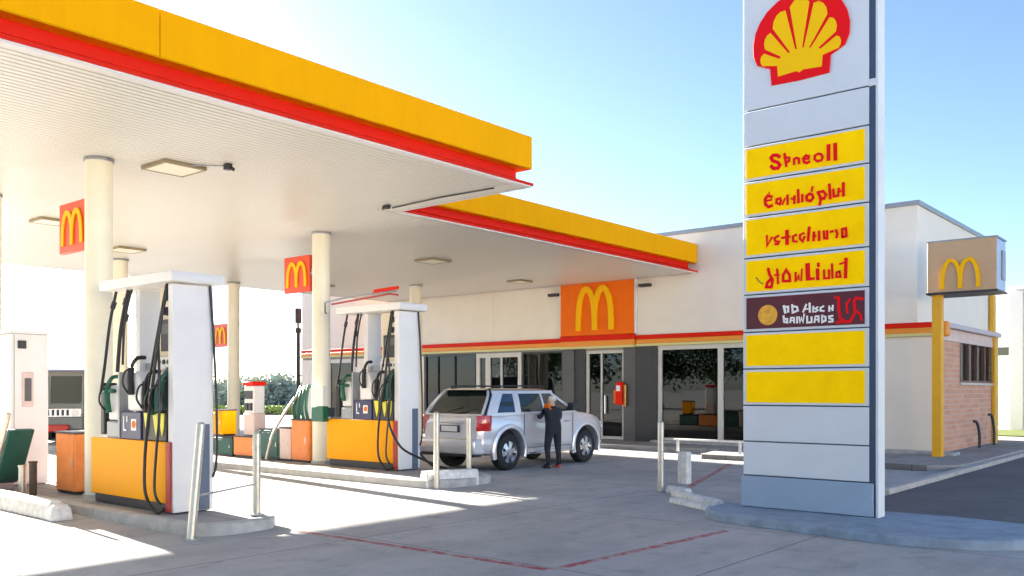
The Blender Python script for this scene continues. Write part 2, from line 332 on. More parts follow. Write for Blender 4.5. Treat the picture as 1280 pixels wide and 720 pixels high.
STROKES={
'price_text_0':[
(0.043,[(-0.376, 4.936), (-0.413, 4.967), (-0.472, 4.973), (-0.501, 4.944), (-0.478, 4.899), (-0.402, 4.862), (-0.371, 4.82), (-0.397, 4.784), (-0.465, 4.788), (-0.501, 4.828)]),
(0.033,[(-0.303, 4.967), (-0.277, 4.79)]),
(0.03,[(-0.309, 4.919), (-0.235, 4.9), (-0.238, 4.855), (-0.286, 4.838)]),
(0.03,[(-0.166, 4.876), (-0.166, 4.799)]),
(0.03,[(-0.166, 4.87), (-0.13, 4.882), (-0.097, 4.865), (-0.095, 4.797)]),
(0.033,[(0.049, 4.869), (0.002, 4.891), (-0.036, 4.855), (-0.023, 4.804), (0.02, 4.785), (0.052, 4.8)]),
(0.025,[(-0.023, 4.847), (0.045, 4.841)]),
(0.03,[(0.175, 4.887), (0.128, 4.868), (0.123, 4.823), (0.163, 4.786), (0.218, 4.792), (0.235, 4.834), (0.212, 4.874), (0.175, 4.887)]),
(0.045,[(0.315, 4.977), (0.315, 4.781)]),
(0.045,[(0.405, 4.979), (0.408, 4.77)]),
],
'price_text_1':[
(0.038,[(-0.489, 4.392), (-0.551, 4.417), (-0.59, 4.374), (-0.584, 4.298), (-0.537, 4.257), (-0.485, 4.27)]),
(0.025,[(-0.564, 4.348), (-0.494, 4.351)]),
(0.015,[(-0.533, 4.464), (-0.524, 4.441)]),
(0.03,[(-0.371, 4.357), (-0.418, 4.348), (-0.423, 4.296), (-0.374, 4.273), (-0.354, 4.315), (-0.371, 4.357)]),
(0.02,[(-0.335, 4.263), (-0.294, 4.346)]),
(0.03,[(-0.26, 4.385), (-0.258, 4.257)]),
(0.03,[(-0.161, 4.359), (-0.161, 4.257)]),
(0.025,[(-0.207, 4.328), (-0.161, 4.313)]),
(0.033,[(-0.108, 4.437), (-0.102, 4.261)]),
(0.03,[(-0.048, 4.362), (-0.047, 4.264)]),
(0.033,[(0.052, 4.36), (0.01, 4.329), (0.018, 4.277), (0.07, 4.258), (0.107, 4.298), (0.089, 4.345), (0.052, 4.36)]),
(0.025,[(0.097, 4.448), (0.083, 4.392)]),
(0.033,[(0.166, 4.362), (0.242, 4.367), (0.281, 4.316), (0.254, 4.265), (0.193, 4.286)]),
(0.033,[(0.169, 4.362), (0.212, 4.277), (0.196, 4.189)]),
(0.033,[(0.327, 4.447), (0.339, 4.254)]),
(0.028,[(0.381, 4.374), (0.387, 4.275), (0.447, 4.278), (0.454, 4.375)]),
(0.035,[(0.515, 4.438), (0.518, 4.268)]),
(0.02,[(0.459, 4.329), (0.512, 4.343)]),
],
'price_text_2':[
(0.029,[(-0.562, 3.854), (-0.562, 3.709), (-0.487, 3.821)]),
(0.029,[(-0.393, 3.835), (-0.45, 3.806), (-0.436, 3.761), (-0.381, 3.75), (-0.402, 3.716), (-0.442, 3.723)]),
(0.029,[(-0.345, 3.8), (-0.317, 3.797)]),
(0.046,[(-0.268, 3.889), (-0.266, 3.708)]),
(0.027,[(-0.305, 3.801), (-0.227, 3.806)]),
(0.029,[(-0.134, 3.82), (-0.182, 3.799), (-0.179, 3.736), (-0.127, 3.723)]),
(0.027,[(-0.027, 3.83), (-0.082, 3.809), (-0.082, 3.756), (-0.044, 3.719), (-0.017, 3.781)]),
(0.035,[(0.049, 3.901), (0.033, 3.722)]),
(0.033,[(0.114, 3.825), (0.111, 3.714)]),
(0.027,[(0.1, 3.789), (0.138, 3.772)]),
(0.031,[(0.186, 3.832), (0.186, 3.706)]),
(0.029,[(0.25, 3.825), (0.258, 3.727), (0.296, 3.723)]),
(0.029,[(0.296, 3.825), (0.3, 3.714)]),
(0.029,[(0.343, 3.806), (0.377, 3.809)]),
(0.029,[(0.416, 3.822), (0.435, 3.773), (0.424, 3.72)]),
(0.029,[(0.502, 3.713), (0.5, 3.823), (0.549, 3.831), (0.557, 3.723), (0.51, 3.718)]),
],
'price_text_3':[
(0.037,[(-0.544, 3.385), (-0.522, 3.302), (-0.477, 3.221), (-0.497, 3.124), (-0.571, 3.13), (-0.559, 3.185), (-0.511, 3.231)]),
(0.028,[(-0.411, 3.368), (-0.397, 3.166)]),
(0.023,[(-0.448, 3.287), (-0.382, 3.291)]),
(0.034,[(-0.28, 3.345), (-0.324, 3.279), (-0.324, 3.193), (-0.225, 3.188), (-0.23, 3.271), (-0.28, 3.345)]),
(0.028,[(-0.144, 3.299), (-0.144, 3.179)]),
(0.02,[(-0.137, 3.184), (-0.097, 3.261), (-0.097, 3.192)]),
(0.02,[(-0.054, 3.34), (-0.063, 3.178)]),
(0.057,[(0.026, 3.394), (0.033, 3.195)]),
(0.034,[(0.033, 3.192), (0.11, 3.196)]),
(0.043,[(0.165, 3.314), (0.169, 3.182)]),
(0.034,[(0.175, 3.395), (0.179, 3.358)]),
(0.026,[(0.254, 3.299), (0.257, 3.184), (0.322, 3.183), (0.322, 3.294)]),
(0.026,[(0.363, 3.371), (0.37, 3.179)]),
(0.026,[(0.464, 3.261), (0.424, 3.251), (0.42, 3.191), (0.477, 3.189), (0.464, 3.268)]),
(0.04,[(0.551, 3.423), (0.544, 3.175)]),
(0.023,[(0.468, 3.361), (0.535, 3.376)]),
],
'tick':[
(0.013,[(-0.724, 3.276), (-0.679, 3.216), (-0.622, 3.176)]),
],
'rewards_text':[
(0.034,[(-0.313, 2.846), (-0.292, 2.75)]),
(0.028,[(-0.313, 2.832), (-0.251, 2.831), (-0.251, 2.759)]),
(0.028,[(-0.194, 2.855), (-0.185, 2.741)]),
(0.028,[(-0.185, 2.836), (-0.125, 2.821), (-0.111, 2.772), (-0.179, 2.748)]),
(0.026,[(-0.037, 2.747), (0.008, 2.847)]),
(0.02,[(-0.023, 2.781), (0.033, 2.787)]),
(0.028,[(0.054, 2.862), (0.058, 2.742)]),
(0.026,[(0.105, 2.814), (0.105, 2.739)]),
(0.023,[(0.169, 2.803), (0.133, 2.785), (0.169, 2.76), (0.133, 2.74)]),
(0.024,[(0.248, 2.81), (0.206, 2.79), (0.206, 2.75), (0.254, 2.744)]),
(0.024,[(0.325, 2.805), (0.325, 2.738)]),
(0.024,[(0.374, 2.812), (0.37, 2.745)]),
(0.02,[(0.325, 2.771), (0.37, 2.775)]),
(0.028,[(-0.316, 2.707), (-0.306, 2.622), (-0.263, 2.613), (-0.263, 2.662), (-0.302, 2.667)]),
(0.024,[(-0.22, 2.611), (-0.208, 2.676), (-0.165, 2.674), (-0.162, 2.604)]),
(0.02,[(-0.208, 2.639), (-0.165, 2.636)]),
(0.026,[(-0.12, 2.682), (-0.12, 2.602)]),
(0.024,[(-0.091, 2.681), (-0.08, 2.605), (-0.059, 2.666), (-0.037, 2.607), (-0.02, 2.716)]),
(0.026,[(0.022, 2.685), (0.022, 2.598), (0.083, 2.601), (0.083, 2.672)]),
(0.024,[(0.123, 2.595), (0.137, 2.676), (0.179, 2.678), (0.183, 2.599)]),
(0.02,[(0.137, 2.631), (0.179, 2.632)]),
(0.026,[(0.227, 2.689), (0.232, 2.594), (0.279, 2.614), (0.276, 2.662), (0.227, 2.685)]),
(0.026,[(0.374, 2.673), (0.325, 2.666), (0.331, 2.639), (0.374, 2.627), (0.37, 2.596), (0.322, 2.595)]),
],
'rewards_mark':[
(0.037,[(0.451, 2.918), (0.451, 2.773), (0.471, 2.638), (0.537, 2.584), (0.603, 2.585), (0.667, 2.695), (0.656, 2.854), (0.682, 2.892), (0.767, 2.876)]),
(0.031,[(0.603, 2.881), (0.557, 2.821), (0.568, 2.707)]),
(0.026,[(0.667, 2.741), (0.741, 2.671), (0.75, 2.598)]),
(0.037,[(0.424, 2.58), (0.524, 2.589)]),
(0.026,[(0.397, 2.914), (0.451, 2.918)]),
],
}

# ------------------------------------------------------------------ the ground
structure(B(-900, 900, -600, 1200, -.5, 0).build('ground', M_conc))
structure(MB().prism([(-4.9, 13.4), (1.5, 11.2), (60, 11.2), (60, 75), (-4.9, 75)], -.05, .006).build('road', M_asph))
structure(MB().prism([(-34, 22.9), (-11.6, 22.9), (-11.2, 21.0), (-5.7, 21.0), (-5.1, 21.5), (-5.1, 34), (-34, 34)], -.05, .14).build('pavement', M_path, bevel=.02))
structure(MB().prism([(-5.1, 15.9), (-4.9, 15.9), (-4.9, 38.4), (-5.1, 38.4)], -.05, .10).build('kerb', M_kerb, bevel=.02))
k = MB()
k.ribbon([(0, 0), (1, 0)], .1, 0, .1); k = MB()
def flat_line(pts, w, z0, z1):
    mb = MB(); L = []; Rr = []; P = [Vector(p) for p in pts]
    for i, p in enumerate(P):
        d = (P[min(i+1, len(P)-1)]-P[max(i-1, 0)]).normalized(); nn = Vector((-d.y, d.x))*w/2
        L.append(p+nn); Rr.append(p-nn)
    return mb.prism([tuple(p) for p in L]+[tuple(p) for p in reversed(Rr)], z0, z1)
structure(flat_line([(-9.4, 7.0), (-7.8, 7.05), (-5.5, 7.1)], .10, -.04, .004).build('painted_line', M_line))
structure(flat_line([(-5.45, 7.15), (-5.25, 10.5)], .10, -.04, .004).build('painted_line', M_line))
structure(flat_line([(-8.0, 14.4), (-9.0, 17.4), (-9.9, 20.0)], .12, -.04, .004).build('painted_line', M_line))
structure(B(-9.4, 25, 38.5, 44.2, -.05, .05).build('lawn', M_grass))

def stadium(x0, x1, y0, y1, k=10, left=True):
    cy = (y0+y1)/2; r = (y1-y0)/2; p = []; rc = r*.72; e = r-rc
    for i in range(k+1):
        a = -pi/2+pi*i/k; p.append((x1-rc+rc*cos(a), cy+rc*sin(a)+(e if sin(a) > 1e-6 else -e if sin(a) < -1e-6 else 0)))
    if left:
        for i in range(k+1):
            a = pi/2+pi*i/k; p.append((x0+r+r*cos(a), cy+r*sin(a)))
    else: p += [(x0, y1), (x0, y0)]
    return p
def island(name, label, x0, x1, y0, y1, h=.15):
    t = thing(name, label, 'kerbed island', ((x0+x1)/2, (y0+y1)/2, 0), 0, 'raised pump islands')
    ox, oy = (x0+x1)/2, (y0+y1)/2
    loc = lambda pl: [(a-ox, b-oy) for a, b in pl]
    MB().prism(loc(stadium(x0+.12, x1-.12, y0+.12, y1-.12)), -.02, h-.012).build('island_top', M_path, t)
    # kerb ring
    o = stadium(x0, x1, y0, y1); i_ = stadium(x0+.14, x1-.14, y0+.14, y1-.14); n = len(o); mb = MB()
    vs = [(a-ox, b-oy, -.02) for a, b in o]+[(a-ox, b-oy, h-.02) for a, b in o]+[(a-ox+(0), b-oy, h) for a, b in stadium(x0+.03, x1-.03, y0+.03, y1-.03)]+[(a-ox, b-oy, h) for a, b in i_]+[(a-ox, b-oy, -.02) for a, b in i_]
    fs = []
    for j in range(4):
        for q in range(n): fs.append((j*n+q, j*n+(q+1) % n, (j+1)*n+(q+1) % n, (j+1)*n+q))
    mb.add(vs, fs); mb.build('kerb_edge', M_kerb, t, smooth=True, angle=40)
    return t
isl1 = island('pump_island', 'long kerbed concrete island with rounded nose under the nearest fuel pump', -34, -9.8, 5.88, 7.15)
isl2 = island('pump_island', 'long kerbed concrete island under the second pump behind the parked car', -34, -11.35, 11.45, 13.35)
# white painted kerb stones
g = 'white painted kerb stones'
def kerbstone(lab, x, y, rz, L, w=.22, h=.17):
    mb = MB(); mb.prism([(-w/2, 0), (w/2, 0), (w/2-.03, h*.7), (w/2-.07, h), (-w/2+.05, h), (-w/2+.01, h*.75)], -L/2, L/2, 'x')
    o = mb.build('kerb_stone', M_kerbw, bevel=.015); o.location = (x, y, 0); o.rotation_euler = (0, 0, rz)
    return tag(o, lab, 'kerb stone', g)
kerbstone('long white painted kerb stone against the near edge of the first pump island', -15.1, 5.52, R(-1), 4.6, .26, .26)
kerbstone('chipped white kerb stone leaning out at the end of the long white kerb', -12.9, 5.5, R(-6), .55, .3, .22)
kerbstone('white kerb stone lying on the nose of the island behind the parked car', -11.65, 12.1, R(72), 1.1, .3, .3)
kerbstone('long white kerb stone left of the tall price sign', -7.0, 13.0, R(-34), 1.5, .2, .11)
kerbstone('short white kerb stone at the foot of the steel post by the price sign', -7.75, 13.75, R(-20), .5, .2, .12)
kerbstone('white kerb stone touching the blue plinth of the price sign', -6.75, 12.35, R(-30), 1.1, .16, .09)

# ------------------------------------------------------------------ the canopy
SZ = 5.35
can = thing('station_canopy', 'stepped flat forecourt canopy with yellow and red fascia and white slatted underside', 'canopy', (0, 0, 0))
poly = [(-27.2, -8), (-9.87, -8), (-9.87, 12.33), (-13.28, 12.33), (-13.28, 24.66), (-27.2, 24.66)]
def offset(poly, d):
    n = len(poly); out = []
    for i in range(n):
        a, b, c_ = Vector(poly[i-1]), Vector(poly[i]), Vector(poly[(i+1) % n])
        n1 = Vector(((b-a).y, -(b-a).x)).normalized(); n2 = Vector(((c_-b).y, -(c_-b).x)).normalized()
        out.append((b.x+(n1.x+n2.x)*d, b.y+(n1.y+n2.y)*d))
    return out
def sweep(profile, name, m, parent, capz=None):
    rings = [[(x, y, z) for x, y in offset(poly, d)] for d, z in profile]
    return MB().loft(rings, cap=False).build(name, m, parent)
sweep([(-.10, SZ), (-.01, SZ), (0, SZ+.005), (0, SZ+.035), (-.03, SZ+.035)], 'soffit_border', M_white, can)
sweep([(-.015, SZ+.03), (.02, SZ+.03), (.022, SZ+.075), (-.02, SZ+.085), (-.17, SZ+.14), (-.20, SZ+.17), (-.20, SZ+.325), (-.2, SZ+.36)], 'red_fascia', M_red, can)
sweep([(-.24, SZ+.32), (0, SZ+.32), (.0, SZ+.33)], 'fascia_underside', M_yellow, can)
# yellow fascia, one panel per run between the seams
runs = [((-9.87, -8), (-9.87, -1.2)), ((-9.87, -1.2), (-9.87, 5.39)), ((-9.87, 5.39), (-9.87, 12.33)), ((-9.87, 12.33), (-13.28, 12.33)), ((-13.28, 12.33), (-13.28, 24.66)),
        ((-13.28, 24.66), (-27.2, 24.66)), ((-27.2, 24.66), (-27.2, 8)), ((-27.2, 8), (-27.2, -8)), ((-27.2, -8), (-9.87, -8))]
for (a, b) in runs:
    a, b = Vector(a), Vector(b); d = (b-a).normalized(); nn = Vector((d.y, -d.x)); gp = .006
    corner = lambda v: any((v-Vector(q)).length < .01 for q in poly)
    convex = lambda v: corner(v) and (v-Vector((-13.28, 12.33))).length > .01
    a2 = a if corner(a) else a+d*gp; b2 = b if corner(b) else b-d*gp
    ia = a2-nn*.06+(d*.06 if convex(a) else -d*.06 if corner(a) else d*0); ib = b2-nn*.06-(d*.06 if convex(b) else -d*.06 if corner(b) else d*0)
    p = [a2, b2, ib, ia]
    MB().prism([tuple(q) for q in p], SZ+.335, SZ+.89).build('fascia_panel', M_yellow, can)
MB().prism(offset(poly, -.07), SZ+.70, SZ+.86).build('canopy_roof', M_roof, can)
# slatted underside
inner = [(-26.75, -7.55, 24.2), ]
sl = MB(); step = .12; x = -27.09
while x < -9.99:
    x1 = min(x+step-.021, -9.98); y1 = 11.84 if x1 > -13.40 else 24.5
    sl.box(x, x1, -7.55, y1, SZ+.004, SZ+.03); x += step
sl.build('soffit_slats', M_soffit, can)
MB().box(-13.38, -9.98, 11.87, 12.225, SZ+.003, SZ+.03).build('soffit_end_strip', M_soffit, can)
MB().prism(offset(poly, -.3), SZ+.032, SZ+.07).build('soffit_backing', M_soffit, can)

# columns
def column(x, y, lab, top=SZ, r=.2):
    t = thing('canopy_column', lab, 'column', (x, y, 0), 0, 'round columns carrying the canopy')
    MB().cyl((0, 0, .1), (0, 0, top), r, 32).build('shaft', M_colw, t, smooth=True)
    MB().cyl((0, 0, top-.045), (0, 0, top-.005), r+.02, 32).build('collar', M_grey, t, smooth=True)
    MB().cyl((0, 0, .1), (0, 0, .2), r+.03, 32).build('base_ring', M_kerb, t, smooth=True)
    return t
column(-13.77, 6.52, 'cream round column at the left end of the nearest fuel pump')
column(-16.35, 12.8, 'cream round column at the left end of the second fuel pump')
column(-26.2, 16.9, 'thin looking far cream column with grass and trees beyond it')
column(-22.1, 21.3, 'cream column near the store wall just right of the second pump')
column(-23.9, 11.9, 'far cream column half hidden behind the nearest column')
column(-17.75, 6.4, 'cream column cut by the left edge of the picture')
# ceiling lights
def ceiling_light(x, y, lab, s=.72):
    t = thing('ceiling_light', lab, 'ceiling light', (x, y, SZ), 0, 'square lights in the canopy underside')
    f = MB(); h = s/2
    for a in ((-h, h, -h, -h+.04), (-h, h, h-.04, h), (-h, -h+.04, -h+.04, h-.04), (h-.04, h, -h+.04, h-.04)): f.box(*a, -.055, .0)
    f.build('frame', mat('lamp_frame', (.30, .24, .14), .5), t)
    B(-h+.04, h-.04, -h+.04, h-.04, -.05, -.02).build('diffuser', M_lamp, t)
    return t
ceiling_light(-13.3, 7.5, 'largest square light in the canopy, right of the nearest column')
ceiling_light(-17.45, 17.46, 'square light in the canopy left of the orange wall sign, above the parked car')
ceiling_light(-18.6, 22.6, 'square light in the canopy close to the store wall, left of the orange sign', .6)
ceiling_light(-22.0, 11.1, 'small looking square light seen just right of the nearest column')
ceiling_light(-24.6, 19.2, 'far square light behind the second column')
ceiling_light(-19.5, 8.2, 'pale square light left of the nearest column, above the white kiosk', .6)
c1 = MB(); c1.box(-.05, .05, -.05, .05, -.09, 0); c1.cyl((0, 0, -.05), (.09, .05, -.09), .03, 12)
o = c1.build('security_camera', M_dark); o.location = (-12.5, 7.96, SZ); tag(o, 'small dark camera under the canopy at the end of a thin pipe', 'camera')
tag(MB().tube([(-12.94, 7.6, SZ-.02), (-12.56, 7.94, SZ-.02)], .012, 8, False).build('conduit', M_grey), 'thin pipe between the largest canopy light and the small camera', 'pipe')
o = MB().tube([(-13.0, 11.89, SZ-.018), (-11.6, 11.80, SZ-.018), (-10.35, 11.86, SZ-.018)], .014, 8, False).build('conduit', M_dark); tag(o, 'thin dark rod drawn for the seam in the canopy underside at its stepped corner', 'pipe')  # dark rod stands in for the gap line of the soffit
o = MB().box(-.07, .07, -.05, .05, -.07, 0).cyl((0, 0, -.03), (-.12, 0, -.05), .03, 12).build('security_camera', M_dark, bevel=.01); o.location = (-12.95, 11.7, SZ); tag(o, 'small dark camera at the inner corner where the canopy steps back', 'camera')

# ------------------------------------------------------------------ the store
SY = 24.75
st = thing('store_building', 'long low white store with red and orange stripe and dark glass front', 'building', (-20, SY, 0))
def SB(x0, x1, y0, y1, z0, z1): return B(x0+20, x1+20, y0-SY, y1-SY, z0, z1)
# upper wall in panels with thin joints
xs = [-33, -29.4, -25.6, -21.6, -18.49, -15.5, -11.3, -6.93]
for a, b in zip(xs, xs[1:]): SB(a+.006, b-.006 if b < -7 else b, SY, SY+.25, 3.5, 6.62).build('wall_panel', M_wall, st)
SB(-33, -6.95, SY+.02, SY+.24, 3.1, 3.52).build('lintel', M_wallseam, st)
SB(-7.18, -6.93, SY+.251, 33.0, 0.1, 6.62).build('side_wall', M_wall, st)
SB(-33.0, -32.75, SY+.251, 33.0, .1, 6.62).build('side_wall', M_wall, st)
SB(-32.74, -7.19, 32.75, 33.0, .1, 6.62).build('rear_wall', M_wall, st)
SB(-32.9, -7.0, SY+.26, 32.9, 5.9, 6.1).build('roof', M_roof, st)
cp = SB(-33.06, -6.87, SY-.06, SY+.31, 6.62, 6.74); cp.box(12.76, 13.13, .311, 8.3, 6.62, 6.74); cp.build('parapet_cap', M_grey, st)
# stripe
def stripe(x0, x1, y0=SY-.05):
    SB(x0, x1, y0, SY-.002, 3.41, 3.55).build('red_stripe', M_red, st, bevel=.01)
    SB(x0, x1, y0-.01, SY-.002, 3.27, 3.407).build('orange_stripe', M_stry, st, bevel=.01)
    SB(x0, x1, y0-.03, SY-.002, 3.19, 3.267).build('pale_stripe', M_lime, st)
stripe(-33, -18.50); stripe(-15.49, -6.5)
B(20-18.47, 20-15.52, -.14, -.01, 3.42, 3.60).build('red_stripe', M_red, st); B(20-18.47, 20-15.52, -.14, -.01, 3.25, 3.418).build('orange_stripe', M_stry, st)
B(20-18.47, 20-15.52, -.16, -.01, 3.17, 3.247).build('pale_stripe', M_lime, st)
# lower wall right
SB(-11.2+.0, -6.5, SY-.0, SY+.2, .13, 3.18).build('wall_panel', M_wall, st)
SB(-33, -31.2, SY, SY+.2, .13, 3.1).build('wall_panel', M_wall, st)
SB(-29.3, -25.25, SY, SY+.2, .13, 3.1).build('wall_panel', M_wall, st)
SB(-11.2, -5.9, SY-.6, SY-.01, .13, .22).build('base_step', M_kerb, st, bevel=.02)
SB(-14.8, -11.2, SY-.35, SY-.01, .13, .21).build('base_step', M_kerb, st, bevel=.02)
# interior
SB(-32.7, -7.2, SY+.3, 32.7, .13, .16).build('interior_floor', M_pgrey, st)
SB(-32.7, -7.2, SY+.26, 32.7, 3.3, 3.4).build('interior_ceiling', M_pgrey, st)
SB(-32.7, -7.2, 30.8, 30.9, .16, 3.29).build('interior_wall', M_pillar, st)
def window(x0, x1, z0, z1, bars=(), m=M_frame, fw=.07, y=SY, depth=.14, name='window'):
    f = MB(); X0, X1 = x0+20, x1+20; Y = y-SY
    f.box(X0, X0+fw, Y, Y+depth, z0, z1); f.box(X1-fw, X1, Y, Y+depth, z0, z1)
    f.box(X0+fw, X1-fw, Y+.004, Y+depth, z0, z0+fw); f.box(X0+fw, X1-fw, Y+.004, Y+depth, z1-fw, z1)
    for b, w in bars: f.box(b+20-w/2, b+20+w/2, Y+.002, Y+depth, z0+fw, z1-fw)
    fr = f.build('window_frame' if name == 'window' else 'door_frame', m, st)
    MB().box(X0+fw-.01, X1-fw+.01, Y+.06, Y+.07, z0+fw-.01, z1-fw+.01).build('pane', M_glass, fr)
    return fr
window(-25.2, -22.5, .35, 3.15, ((-24.5, .06), (-23.6, .06)), M_pillar, .08)
SB(-25.2, -22.5, SY, SY+.18, .13, .34).build('sill_panel', M_pillar, st)
window(-22.47, -20.3, .16, 3.13, ((-21.9, .22), (-21.25, .06)), M_frame, .16, name='door')
window(-20.27, -18.45, .16, 3.13, (), M_pillar, .06)
SB(-18.44, -17.96, SY-.05, SY+.3, .13, 3.16).build('grey_pillar', M_pgrey, st)
SB(-17.955, -17.52, SY, SY+.3, .13, 3.16).build('black_pillar', M_pillar, st)
d = window(-17.51, -15.98, .16, 3.1, ((-16.9, .05),), M_frame, .1, SY+.05, name='door')
B(-16.75+20, -16.71+20, -.04+.05, .0+.05, 1.0, 1.6).build('handle', M_chrome, d)
SB(-15.975, -15.52, SY-.03, SY+.3, .13, 3.16).build('grey_pillar', M_pgrey, st)
SB(-15.515, -14.72, SY-.06, SY+.3, .13, 3.17).build('black_pillar', M_pillar, st)
window(-14.71, -11.2, .16, 3.18, ((-12.55, .17),), M_frame, .13)
# left end: brown door in white frame beside the second column
window(-31.18, -29.32, .16, 3.1, (), M_frame, .16, name='door')
SB(-31.0, -29.5, SY+.09, SY+.11, .3, 2.93).build('door_leaf', mat('brown_door', (.10, .04, .02), .5, var=.2), st)
# white blinds behind the left window
for q in range(3): SB(-25.1+q*.86, -24.45+q*.86, SY+.22, SY+.24, 1.5, 3.1).build('blind', M_white, st)
for q in range(2): SB(-22.2+q*1.1, -21.4+q*1.1, SY+1.2, SY+1.24, .4, 3.0).build('blind', M_cream, st)
# lean-to of pink brick along the side wall
SB(-6.925, -6.5, SY+.21, 31.4, .13, 2.0).build('brick_wall', M_brick, st)
SB(-6.925, -6.5, SY+.21, 27.2, 2.004, 3.1).build('brick_wall', M_brick, st)
SB(-6.925, -6.5, 31.0, 31.4, 2.004, 3.1).build('brick_wall', M_brick, st)
SB(-6.925, -6.46, SY+.2, 31.4, 3.104, 3.42).build('band', M_pink, st)
SB(-6.925, -6.3, SY+.2, 31.4, 3.424, 3.56).build('cornice', M_lilac, st, bevel=.02)
SB(-6.499, -6.44, 27.1, 31.0, 1.93, 1.99).build('window_sill', M_frame, st)
for q in range(4):
    y0 = 27.2+q*.95
    fr = MB(); fr.box(20-6.6, 20-6.49, y0-SY, y0-SY+.12, 2.004, 3.1)
    fr.box(20-6.6, 20-6.49, y0+.12-SY, y0-SY+.95, 2.004, 2.06)
    fo = fr.build('window_frame', mat('brown_frame', (.16, .07, .05), .5), st)
    MB().box(20-6.58, 20-6.57, y0+.1-SY, y0+.96-SY, 2.05, 3.1).build('pane', M_carg, fo)
SB(-6.49, -6.40, 30.95, 31.42, .13, 3.6).build('pilaster', mat('ochre_pilaster', (.80, .42, .02), .5, var=.1), st)
SB(-6.90, -6.78, 32.6, 32.95, .13, 4.9).build('pilaster', mat('ochre_pilaster', (.80, .42, .02), .5, var=.1), st)
SB(-6.48, -6.2, SY-.02, SY+.3, 3.17, 3.56).build('stripe_end', M_stry, st, bevel=.05)
# the drive-side pole and its box sign
pl = B(-.11, .11, -.12, .12, .0, 4.12).build('yellow_post', mat('ochre_post', (.85, .43, .01), .45, var=.08), bevel=.01); pl.location = (-6.2, 23.85, .14)
tag(pl, 'square mustard yellow post in front of the store corner under the tan sign', 'post')
bs = thing('box_sign', 'thick tan box sign with yellow double arches at the store corner', 'sign', (-5.61, 23.6, 4.15))
B(-.77, .77, 0, .05, .03, 1.27).build('sign_face', M_tan, bs, bevel=.01)
B(-.76, .765, .052, 1.0, .03, 1.26).build('sign_cabinet', M_signside, bs, bevel=.02)
B(-.79, .80, -.03, 1.03, -.02, .028).build('bottom_trim', M_dark, bs)
B(-.78, .79, -.01, 1.02, 1.262, 1.30).build('top_trim', M_grey, bs)
arches(.80, .66, .085, -.05, .05, -.02, .13).build('arches', M_arch, bs)
B(.766, .80, .5, .85, .3, 1.0).build('side_bracket', M_grey, bs)
# the orange wall sign
ws = thing('wall_sign', 'large square orange sign with yellow double arches above the store door', 'sign', (-16.99, SY, 3.61))
B(-1.47, 1.47, -.13, -.008, 0, 2.6).build('sign_panel', M_orange, ws, bevel=.01)
B(-1.53, -1.475, -.11, -.01, 0, 2.6).build('edge_trim', M_white, ws); B(1.475, 1.53, -.11, -.01, 0, 2.6).build('edge_trim', M_white, ws)
arches(1.32, 1.32, .19, -.20, .07, -.03, .22).build('arches', M_arch, ws)
for x_, lab in ((-18.75, 'small dark floodlight on the wall left of the orange sign'), (-15.1, 'small dark floodlight on the wall right of the orange sign')):
    o = MB().box(-.2, .2, -.22, -.06, -.05, .05).box(-.03, .03, -.07, 0, -.03, .03).build('floodlight', M_dark, bevel=.01); o.location = (x_, SY, 5.05 if x_ < -17 else 5.12); tag(o, lab, 'floodlight', 'floodlights beside the orange sign')
# cabinet beside the door
rc = thing('wall_cabinet', 'small red and orange box fixed to the door post of the store', 'cabinet', (-16.05, SY-.02, 1.25))
MB().box(-.12, .12, -.2, -.02, .05, .8).build('body', M_red, rc, bevel=.03); MB().box(-.22, -.125, -.15, -.03, .1, .55).build('side_holder', M_orange, rc, bevel=.02)
MB().box(-.07, .07, -.215, -.202, .5, .68).build('label_plate', M_text, rc)
MB().cyl((.19, -.1, 0), (.19, -.1, .7), .05, 16).build('cylinder', mat('brass_bottle', (.45, .22, .04), .35, .4), rc, smooth=True)
# bin and tables inside
o = MB().prism([(-.25, 0), (.25, 0), (.29, .62), (-.29, .62)], -.25, .25, 'y').build('planter_box', M_white, bevel=.02); o.location = (-16.6, SY+.9, .17); tag(o, 'white box standing just inside the glass door', 'box')
for i, (x, y, lab) in enumerate(((-13.9, 27.0, 'dining table inside the big right window, nearest its left edge'), (-12.2, 27.3, 'dining table inside the right window beside the white post'), (-13.0, 29.3, 'dining table further back behind the right window'))):
    t = thing('dining_table', lab, 'table', (x, y, .16), 0, 'tables inside the store')
    B(-.6, .6, -.4, .4, .70, .74).build('tabletop', mat('table_brown', (.22, .10, .05), .4, var=.2), t); MB().cyl((0, 0, .02), (0, 0, .70), .04).build('leg', M_grey, t); MB().cyl((0, 0, 0), (0, 0, .02), .28).build('foot', M_grey, t)
o = B(-1.1, 1.1, -.3, .3, 0, 1.35).build('counter', mat('counter_tan', (.50, .40, .22), .5, var=.2), bevel=.02); o.location = (-12.9, 29.9, .16); tag(o, 'tan counter at the back of the room behind the right window', 'counter')
# vents by the brick wall
for y_, h_, lab in ((28.1, .85, 'thin bent black pipe against the pink brick wall, the nearer one'), (29.9, 1.0, 'bent black pipe with a round head against the far part of the brick wall')):
    o = MB().tube([(-6.2, y_, .12), (-6.2, y_, h_*.6), (-6.25, y_-.05, h_), (-6.3, y_-.2, h_+.05)], .04).build('vent_pipe', M_dark, smooth=True); tag(o, lab, 'pipe', 'pipes by the brick wall')

